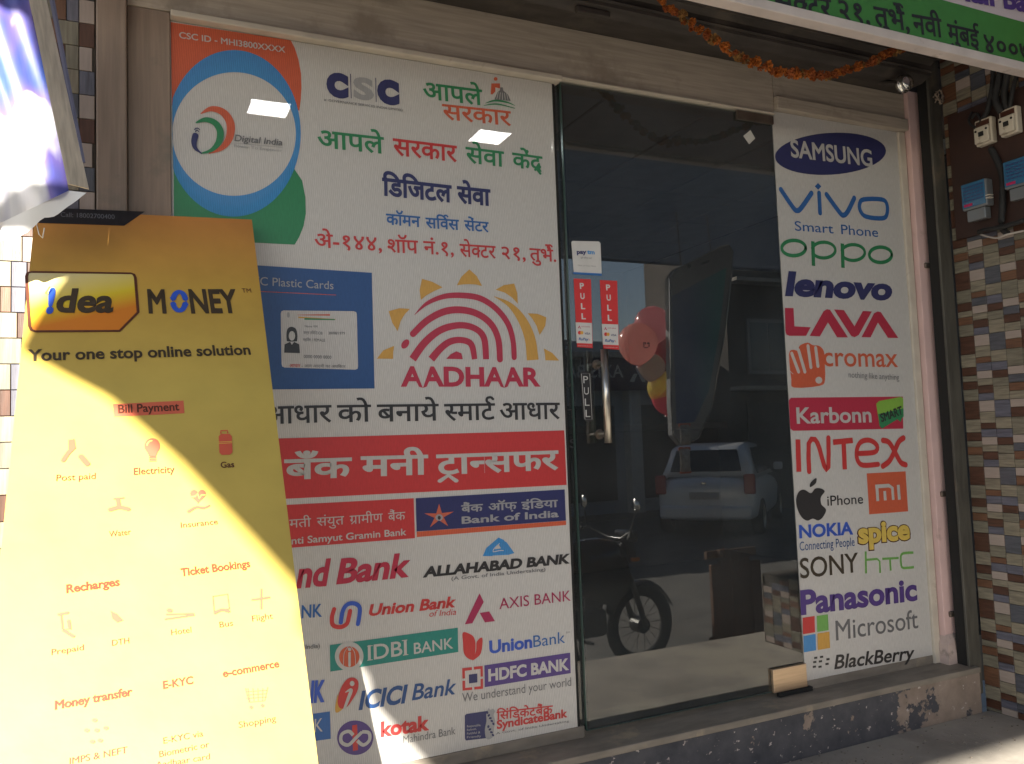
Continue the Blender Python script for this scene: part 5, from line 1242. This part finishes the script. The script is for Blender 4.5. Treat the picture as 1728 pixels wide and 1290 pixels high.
# hanging phone-shaped display
D_P = 4.15
ph = thing('phone_display', 'giant dark phone-shaped display board tilted and hanging, mirrored in the door', 'display board', VM(1180, 600, D_P))
out = [(1130, 470), (1140, 455), (1215, 416), (1230, 413), (1238, 425), (1236, 450), (1222, 570), (1200, 690), (1178, 740), (1150, 752), (1136, 735), (1133, 680)]
bm = bmesh.new(); prism(bm, [VM(x, y, D_P) for x, y in out], (0, -0.09, 0)); bmesh.ops.bevel(bm, geom=[e for e in bm.edges if abs((e.verts[0].co - e.verts[1].co).y) < 1e-4], offset=0.012, segments=2, affect='EDGES')
obj('phone_body', bm, mat('phone_dark_body', (0.26, 0.26, 0.27), rough=0.35, noise_amt=0.1), ph)
bm = bmesh.new(); prism(bm, [VM(x, y, D_P - 0.003) for x, y in [(1134, 500), (1226, 452), (1214, 560), (1196, 660), (1172, 712), (1142, 716)]], (0, -0.004, 0))
sm2 = bpy.data.materials.new('phone_screen_print'); sm2.use_nodes = True; n = sm2.node_tree; b = n.nodes['Principled BSDF']; tc = n.nodes.new('ShaderNodeTexCoord'); sp = n.nodes.new('ShaderNodeSeparateXYZ'); lk(n, tc.outputs['Generated'], sp.inputs[0])
r = n.nodes.new('ShaderNodeValToRGB'); lk(n, sp.outputs[0], r.inputs[0]); r.color_ramp.elements[0].color = (0.05, 0.09, 0.26, 1); r.color_ramp.elements[1].color = (0.05, 0.36, 0.33, 1); r.color_ramp.elements[0].position = 0.3
lk(n, r.outputs[0], b.inputs['Base Color']); b.inputs['Roughness'].default_value = 0.3
obj('screen', bm, sm2, ph)
obj('rim', TUBE([VM(x, y, D_P - 0.004) for x, y in out + out[:1]], 0.008, 6), m_chrome, ph)
obj('earpiece', TUBE([VM(1184, 446, D_P - 0.01), VM(1196, 441, D_P - 0.01)], 0.012, 8), m_black, ph)
obj('camera_lens', TUBE([VM(1163, 449, D_P - 0.005), VM(1163, 449, D_P + -0.02)], 0.02, 10), m_black, ph)
obj('hanging_rope', TUBE([VM(1200, 428, D_P + 0.04), Vector((VM(1200, 428, D_P).x, -D_P - 0.04, TZ))], 0.006, 6), bam, ph)
obj('hanging_rope', TUBE([VM(1150, 455, D_P + 0.04), Vector((VM(1150, 455, D_P).x, -D_P - 0.04, TZ))], 0.006, 6), bam, ph)
# snack packets
grp = 'snack packets on a string'
for k, (y0_, y1_) in enumerate(((716, 752), (756, 798))):
    D_S = 3.2; a = VM(1155, y0_, D_S); c = VM(1155, y1_, D_S); h_ = (a.z - c.z)
    t = thing('snack_packet', ['upper silver snack packet with orange seal under the hanging phone display', 'lower silver snack packet with orange ends under the hanging phone display'][k], 'packet', (a.x, a.y, (a.z + c.z) / 2), grp)
    bm = bmesh.new(); rs = []
    for i in range(9):
        v = i / 8; z_ = c.z + h_ * v; th_ = 0.002 + 0.018 * math.sin(v * math.pi) ** 0.7; wd = 0.055 - 0.008 * math.sin(v * math.pi) + 0.003 * math.sin(i * 2.1)
        rs.append([bm.verts.new((a.x + wd * math.cos(q_), a.y + th_ * math.sin(q_) * (1 + 0.2 * math.sin(q_ * 3)), z_)) for q_ in [2 * math.pi * m / 14 for m in range(14)]])
    for p_, q_ in zip(rs, rs[1:]):
        for m in range(14): bm.faces.new((p_[m], p_[(m + 1) % 14], q_[(m + 1) % 14], q_[m]))
    obj('bag', bm, mat('silver_bag', (0.35, 0.33, 0.32), rough=0.3, metal=0.4, noise_amt=0.4, nscale=30), t, smooth=True)
    obj('seal', BOX((a.x - 0.058, a.y - 0.004, a.z - 0.022), (a.x + 0.058, a.y + 0.004, a.z + 0.006), 0.001), prn('orange'), t)
    if k: obj('seal', BOX((a.x - 0.055, a.y - 0.004, c.z - 0.008), (a.x + 0.055, a.y + 0.004, c.z + 0.010), 0.001), prn('orange'), t)

# ------------------------------------------------------------------ motorbike
def motorcycle():
    t = thing('motorcycle', 'black motorcycle parked at the kerb, its front wheel mirrored low in the door', 'motorcycle', (0, 0, 0))
    mb_ = mat('black_bike_paint', (0.02, 0.02, 0.022), rough=0.15, coat=0.6, noise_amt=0.05); mds = mat('bike_grey_metal', (0.16, 0.16, 0.16), rough=0.35, metal=0.9); md = mat('bike_dark_metal', (0.05, 0.05, 0.05), rough=0.4, metal=0.7)
    def wheel(x):
        tb = bmesh.new(); n_, m_ = 40, 10; g_ = []
        for i in range(n_):
            a = 2 * math.pi * i / n_; row = []
            for j in range(m_):
                b_ = 2 * math.pi * j / m_; rr = 0.258 + 0.050 * math.cos(b_); row.append(tb.verts.new((x + rr * math.cos(a), 0.042 * math.sin(b_), 0.307 + rr * math.sin(a))))
            g_.append(row)
        for i in range(n_):
            for j in range(m_): tb.faces.new((g_[i][j], g_[(i + 1) % n_][j], g_[(i + 1) % n_][(j + 1) % m_], g_[i][(j + 1) % m_]))
        wo = obj('wheel', tb, m_rubber, t, smooth=True)
        rm_ = bmesh.new(); tube(rm_, [(x + 0.232 * math.cos(a), 0, 0.307 + 0.232 * math.sin(a)) for a in [2 * math.pi * k / 36 for k in range(37)]], 0.011, 8); obj('rim', rm_, mds, wo, smooth=True)
        sp_ = bmesh.new()
        for k in range(18):
            a = 2 * math.pi * k / 18; s = (-1) ** k; tube(sp_, [(x + 0.03 * math.cos(a + .5), 0.03 * s, 0.307 + 0.03 * math.sin(a + .5)), (x + 0.228 * math.cos(a), 0, 0.307 + 0.228 * math.sin(a))], 0.0022, 4)
        obj('spokes', sp_, mds, wo); obj('hub', TUBE([(x, -0.05, 0.307), (x, 0.05, 0.307)], 0.06, 16), md, wo)
    wheel(0.64); wheel(-0.64)
    fk = bmesh.new()
    for s in (-0.075, 0.075): tube(fk, [(0.64, s, 0.307), (0.52, s, 0.66), (0.44, s, 0.93)], [0.022, 0.022, 0.018], 10)
    obj('fork', fk, mds, t, smooth=True)
    mg = bmesh.new(); rs = []
    for i in range(13):
        a = R(20 + i * 11.5); c_ = Vector((0.64 + 0.335 * math.cos(a), 0, 0.307 + 0.335 * math.sin(a))); d_ = Vector((math.cos(a), 0, math.sin(a)))
        rs.append([mg.verts.new(c_ + Vector((0, y_, 0)) - d_ * (abs(y_) * 0.5)) for y_ in (-.06, -.035, 0, .035, .06)])
    for p_, q_ in zip(rs, rs[1:]):
        for m in range(4): mg.faces.new((p_[m], p_[m + 1], q_[m + 1], q_[m]))
    o = obj('mudguard', mg, mb_, t, smooth=True); o.modifiers.new('thickness', 'SOLIDIFY').thickness = 0.004
    tk = bmesh.new(); bmesh.ops.create_uvsphere(tk, u_segments=24, v_segments=14, radius=1.0)
    for v in tk.verts: v.co = Vector((0.16 + v.co.x * 0.32, v.co.y * (0.15 + 0.03 * v.co.x), 0.83 + v.co.z * 0.155 + v.co.x * 0.035))
    obj('fuel_tank', tk, mb_, t, smooth=True)
    st = bmesh.new(); bmesh.ops.create_uvsphere(st, u_segments=20, v_segments=10, radius=1.0)
    for v in st.verts: v.co = Vector((-0.40 + v.co.x * 0.40, v.co.y * 0.125, 0.80 + v.co.z * 0.06 - 0.03 * math.cos(v.co.x * 3)))
    obj('seat', st, m_rubber, t, smooth=True)
    for s in (-1, 1):
        sc_p = bmesh.new(); prism(sc_p, [(0.44, s * 0.13, 0.84), (0.50, s * 0.12, 0.66), (0.30, s * 0.15, 0.50), (0.02, s * 0.15, 0.62), (0.10, s * 0.15, 0.74)], (0, -s * 0.03, 0)); obj('side_fairing', sc_p, mb_, t)
        sc_p = bmesh.new(); prism(sc_p, [(-0.06, s * 0.12, 0.72), (-0.02, s * 0.13, 0.50), (-0.30, s * 0.13, 0.48), (-0.56, s * 0.11, 0.70)], (0, -s * 0.03, 0)); obj('side_panel', sc_p, mb_, t)
    obj('tail_cowl', BOX((-0.86, -0.09, 0.76), (-0.6, 0.09, 0.86), 0.03), mb_, t); obj('tail_light', BOX((-0.885, -0.05, 0.77), (-0.862, 0.05, 0.83), 0.006), rb('tail_lens', (0.4, 0.01, 0.01)), t)
    en = BOX((-0.06, -0.13, 0.30), (0.26, 0.13, 0.50), 0.04); bx(en, (0.10, -0.08, 0.49), (0.25, 0.08, 0.70), 0.01)
    for k in range(6): bx(en, (0.085, -0.095, 0.52 + k * 0.028), (0.265, 0.095, 0.530 + k * 0.028))
    obj('engine', en, md, t)
    fr_ = bmesh.new(); tube(fr_, [(0.42, 0, 0.88), (0.30, 0, 0.55), (0.22, 0, 0.30), (-0.15, 0, 0.27), (-0.25, 0, 0.50), (-0.22, 0, 0.74)], 0.018, 8); tube(fr_, [(0.42, 0, 0.88), (0.0, 0, 0.74), (-0.7, 0, 0.76)], 0.018, 8)
    for s in (-0.1, 0.1): tube(fr_, [(-0.18, s, 0.32), (-0.64, s, 0.307)], 0.016, 8); tube(fr_, [(-0.60, s, 0.33), (-0.45, s, 0.74)], 0.024, 8)
    obj('frame', fr_, md, t)
    obj('exhaust', TUBE([(0.24, -0.11, 0.50), (0.30, -0.13, 0.30), (0.0, -0.15, 0.22), (-0.35, -0.16, 0.26), (-0.85, -0.17, 0.36)], [0.018, 0.018, 0.022, 0.042, 0.045], 10), m_chrome, t, smooth=True)
    hl = bmesh.new(); lathe(hl, [(0.0, -0.10), (0.05, -0.09), (0.085, -0.03), (0.09, 0.0), (0.088, 0.01)], (0.56, 0, 0.86), 'x', 20); ho = obj('headlight', hl, mb_, t, smooth=True)
    hl = bmesh.new(); lathe(hl, [(0.084, 0.0), (0.06, 0.02), (0.0, 0.028)], (0.565, 0, 0.86), 'x', 20); obj('lens', hl, m_chrome, ho, smooth=True)
    obj('visor', BOX((0.50, -0.09, 0.93), (0.60, 0.09, 1.02), 0.02), mb_, t)
    obj('handlebar', TUBE([(0.30, -0.36, 1.00), (0.40, -0.26, 1.04), (0.44, -0.08, 0.97), (0.44, 0.08, 0.97), (0.40, 0.26, 1.04), (0.30, 0.36, 1.00)], 0.012, 8), mds, t, smooth=True)
    for s in (-1, 1):
        obj('grip', TUBE([(0.30, s * 0.36, 1.00), (0.36, s * 0.29, 1.03)], 0.018, 8), m_rubber, t)
        mi = bmesh.new(); tube(mi, [(0.38, s * 0.26, 1.04), (0.40, s * 0.32, 1.20)], 0.006, 6); mo = obj('mirror', mi, md, t)
        mi = bmesh.new(); lathe(mi, [(0.0, -0.012), (0.045, -0.006), (0.05, 0.0), (0.0, 0.002)], (0.40, s * 0.32, 1.23), 'x', 16); obj('mirror_glass', mi, m_chrome, mo, smooth=True)
        obj('footpeg', TUBE([(0.02, s * 0.12, 0.30), (0.02, s * 0.26, 0.31)], 0.012, 6), m_rubber, t)
        obj('indicator', BOX((0.50, s * 0.12 - 0.02, 0.80), (0.56, s * 0.12 + 0.02, 0.83), 0.008), rb('amber_lens', (0.6, 0.2, 0.01)), t)
    obj('side_stand', TUBE([(-0.02, 0.12, 0.28), (-0.04, 0.25, 0.01)], 0.011, 6), md, t)
    return t
bk = motorcycle()
g0 = Vector((3.42, -3.02, 0))
ang = R(-6)
bk.location = (g0.x - 0.64 * math.cos(ang), g0.y - 0.64 * math.sin(ang), ZR); bk.rotation_euler = (0, 0, ang)
# brown plank with fibres at the end of the pavement
pa = VM(1204, 955, 2.0); pb = VM(1288, 955, 2.0)
m_pl = mat('rough_brown_wood', (0.10, 0.045, 0.022), rough=0.8, noise_amt=0.5, nscale=5, stretch=(20, 20, 1.5), bump=0.5, bscale=10)
pl = thing('brown_wooden_crate_wall', 'stack of rough brown upright planks on the road beyond the end of the tiled wall', 'planks', ((pa.x + pb.x) / 2, -2.0, ZR))
for k in range(5):
    xa = pa.x + (pb.x - pa.x) * k / 5; xb = pa.x + (pb.x - pa.x) * (k + 1) / 5 - 0.004
    obj('board', BOX((xa, -2.05 - 0.01 * (k % 2), ZR), (xb, -2.02 - 0.01 * (k % 2), pa.z + 0.03 * ((k * 7) % 4)), 0.004), m_pl, pl)
for zc in (0.35, 0.9): obj('crossbar', BOX((pa.x, -2.09, zc), (pb.x, -2.062, zc + 0.06), 0.004), m_pl, pl)

# ------------------------------------------------------------------ silver hatchback
def car():
    t = thing('parked_hatchback', 'silver hatchback parked across the street, mirrored in the lower half of the door', 'car', (0, 0, 0))
    sil = mat('silver_car_paint', (0.78, 0.80, 0.82), rough=0.3, metal=0.2, coat=0.6, noise_amt=0.03); gl_ = mat('car_glass', (0.02, 0.025, 0.03), rough=0.05, noise_amt=0.02, spec=0.8)
    # length along x, rear at x = 0, front at x = 3.7 ; sections: (x, half width low, half width shoulder, z bottom, z shoulder, z top of body)
    secs = [(0.00, 0.70, 0.72, 0.32, 0.62, 0.78), (0.06, 0.78, 0.80, 0.26, 0.70, 0.98), (0.45, 0.82, 0.83, 0.22, 0.75, 1.00), (1.2, 0.83, 0.84, 0.20, 0.75, 0.97), (2.4, 0.83, 0.84, 0.20, 0.72, 0.94), (2.9, 0.82, 0.82, 0.22, 0.70, 0.90), (3.45, 0.78, 0.78, 0.26, 0.62, 0.76), (3.68, 0.62, 0.66, 0.32, 0.52, 0.62)]
    bm_ = bmesh.new(); rs = []
    for x, w0, w1, z0, z1, z2 in secs:
        prof_ = [(w0 * 0.92, z0), (w0, z0 + 0.1), (w1, z1), (w1 * 0.93, z2), (0.0, z2 + 0.02)]
        full = [(y, z) for y, z in prof_] + [(-y, z) for y, z in reversed(prof_[:-1])]
        rs.append([bm_.verts.new((x, y, z)) for y, z in full])
    for p_, q_ in zip(rs, rs[1:]):
        for m in range(len(p_)): bm_.faces.new((p_[m], p_[(m + 1) % len(p_)], q_[(m + 1) % len(p_)], q_[m]))
    bm_.faces.new(rs[0]); bm_.faces.new(list(reversed(rs[-1])))
    bmesh.ops.recalc_face_normals(bm_, faces=bm_.faces[:])
    o = obj('body', bm_, sil, t, smooth=True); o.modifiers.new('smooth', 'SUBSURF').levels = 2; o.modifiers['smooth'].render_levels = 2
    cab = [(0.14, 0.70, 0.98), (0.42, 0.60, 1.46), (0.9, 0.62, 1.52), (1.8, 0.62, 1.50), (2.25, 0.60, 1.40), (2.85, 0.70, 0.92)]
    bm_ = bmesh.new(); rs = []
    for x, wt_, z in cab:
        zl = 0.93; wl = 0.78
        rs.append([bm_.verts.new(v) for v in ((x, wl, min(zl, z)), (x, wt_ + (wl - wt_) * 0.45, zl + (z - zl) * 0.5), (x, wt_, z - 0.04 * (z > 1)), (x, wt_ * 0.8, z), (x, -wt_ * 0.8, z), (x, -wt_, z - 0.04 * (z > 1)), (x, -wt_ - (-wt_ + wl) * 0.45, zl + (z - zl) * 0.5), (x, -wl, min(zl, z)))])
    for p_, q_ in zip(rs, rs[1:]):
        for m in range(7): bm_.faces.new((p_[m], p_[m + 1], q_[m + 1], q_[m]))
    bmesh.ops.recalc_face_normals(bm_, faces=bm_.faces[:])
    o = obj('cabin', bm_, sil, t, smooth=True); o.modifiers.new('thickness', 'SOLIDIFY').thickness = 0.01
    def quad(nm, pts_, m_, off):
        b2 = bmesh.new(); prism(b2, pts_, off); return obj(nm, b2, m_, t)
    quad('rear_window', [(0.185, -0.58, 1.06), (0.185, 0.58, 1.06), (0.375, 0.50, 1.40), (0.375, -0.50, 1.40)], gl_, (-0.022, 0, 0.01))
    for s in (-1, 1):
        quad('side_window', [(0.62, s * 0.765, 1.00), (1.42, s * 0.768, 1.00), (1.42, s * 0.645, 1.42), (0.82, s * 0.645, 1.42)], gl_, (0, s * 0.02, 0.004))
        quad('side_window', [(1.50, s * 0.768, 1.00), (2.45, s * 0.768, 1.00), (2.05, s * 0.645, 1.40), (1.50, s * 0.645, 1.42)], gl_, (0, s * 0.02, 0.004))
        tl = BOX((-0.015, s * 0.72 - 0.09, 0.70), (0.10, s * 0.72 + 0.09, 1.02), 0.03); obj('tail_light', tl, rb('tail_lens', (0.4, 0.01, 0.01)), t)
        obj('wing_mirror', BOX((2.2, s * 0.92 - 0.08, 0.98), (2.32, s * 0.92 + 0.08, 1.12), 0.03), sil, t)
        obj('headlight', BOX((3.42, s * 0.60 - 0.12, 0.60), (3.64, s * 0.60 + 0.10, 0.74), 0.03), m_chrome, t)
        obj('door_handle', BOX((1.25, s * 0.845 - 0.01, 0.80), (1.42, s * 0.845 + 0.01, 0.83), 0.006), sil, t)
        for x_ in (0.62, 3.02):
            wb = bmesh.new(); lathe(wb, [(0.20, -0.09), (0.28, -0.085), (0.30, -0.05), (0.30, 0.05), (0.28, 0.085), (0.20, 0.09)], (x_, s * 0.76, 0.30), 'y', 28); wo = obj('wheel', wb, m_rubber, t, smooth=True)
            wb = bmesh.new(); lathe(wb, [(0.0, s * 0.05), (0.06, s * 0.075), (0.10, s * 0.06), (0.19, s * 0.07), (0.20, s * 0.085)], (x_, s * 0.76, 0.30), 'y', 28); obj('rim', wb, m_steel, wo, smooth=True)
    obj('bumper', BOX((-0.08, -0.74, 0.30), (0.10, 0.74, 0.52), 0.05), sil, t)
    pt_ = obj('number_plate', BOX((-0.03, -0.24, 0.62), (-0.012, 0.24, 0.74), 0.004), prn('pale'), t)
    obj('emblem', BOX((-0.035, -0.04, 0.86), (-0.01, 0.04, 0.90), 0.006), m_chrome, t)
    obj('windscreen', (lambda b2: prism(b2, [(2.40, -0.56, 1.33), (2.40, 0.56, 1.33), (2.82, 0.64, 0.96), (2.82, -0.64, 0.96)], (0.03, 0, 0.03)))(bmesh.new()), gl_, t)
    obj('roof_aerial', TUBE([(0.55, 0, 1.49), (0.30, 0, 1.66)], 0.004, 5), m_rubber, t)
    return t
cr = car()
cr.location = (8.35, -8.6, ZR); cr.rotation_euler = (0, 0, math.atan2(-0.66, 0.75))

# taller building added to darken the right of the mirrored street
nx = VM(1229, 600, 11.5).x
nb_ = thing('dark_backdrop_building', 'added tall dark brown building that darkens the mirror image right of the hanging phone display', 'building', (nx + 5, -12.5, 0))
obj('wall', BOX((nx, -14.5, 0), (nx + 10, -11.5, 7.5)), mat('dark_brown_plaster', (0.085, 0.068, 0.058), rough=0.9, noise_amt=0.3, nscale=1.2, dirt=(0.05, 0.045, 0.04), dirt_amt=0.5, dirt_scale=0.8), nb_)
for zc in (2.9, 5.2):
    obj('ledge', BOX((nx, -11.499, zc - 0.35), (nx + 10, -11.1, zc - 0.27)), m_conc, nb_)
    for k in range(5):
        xw = nx + 0.5 + k * 1.9
        w1 = obj('window', BOX((xw, -11.499, zc), (xw + 1.1, -11.44, zc + 1.2)), mat('window_frame_grey', (0.2, 0.2, 0.2)), nb_)
        for q in (0, 1): obj('pane', BOX((xw + 0.07 + q * 0.5, -11.439, zc + 0.08), (xw + 0.53 + q * 0.5, -11.43, zc + 1.12)), mat('far_pane', (0.03, 0.04, 0.05), rough=0.1), w1)
obj('shutter', BOX((nx + 0.4, -11.499, 0.02), (nx + 3.2, -11.45, 2.3)), m_dark, nb_)

bpy.data.objects.remove(_to); bpy.data.curves.remove(_tc)
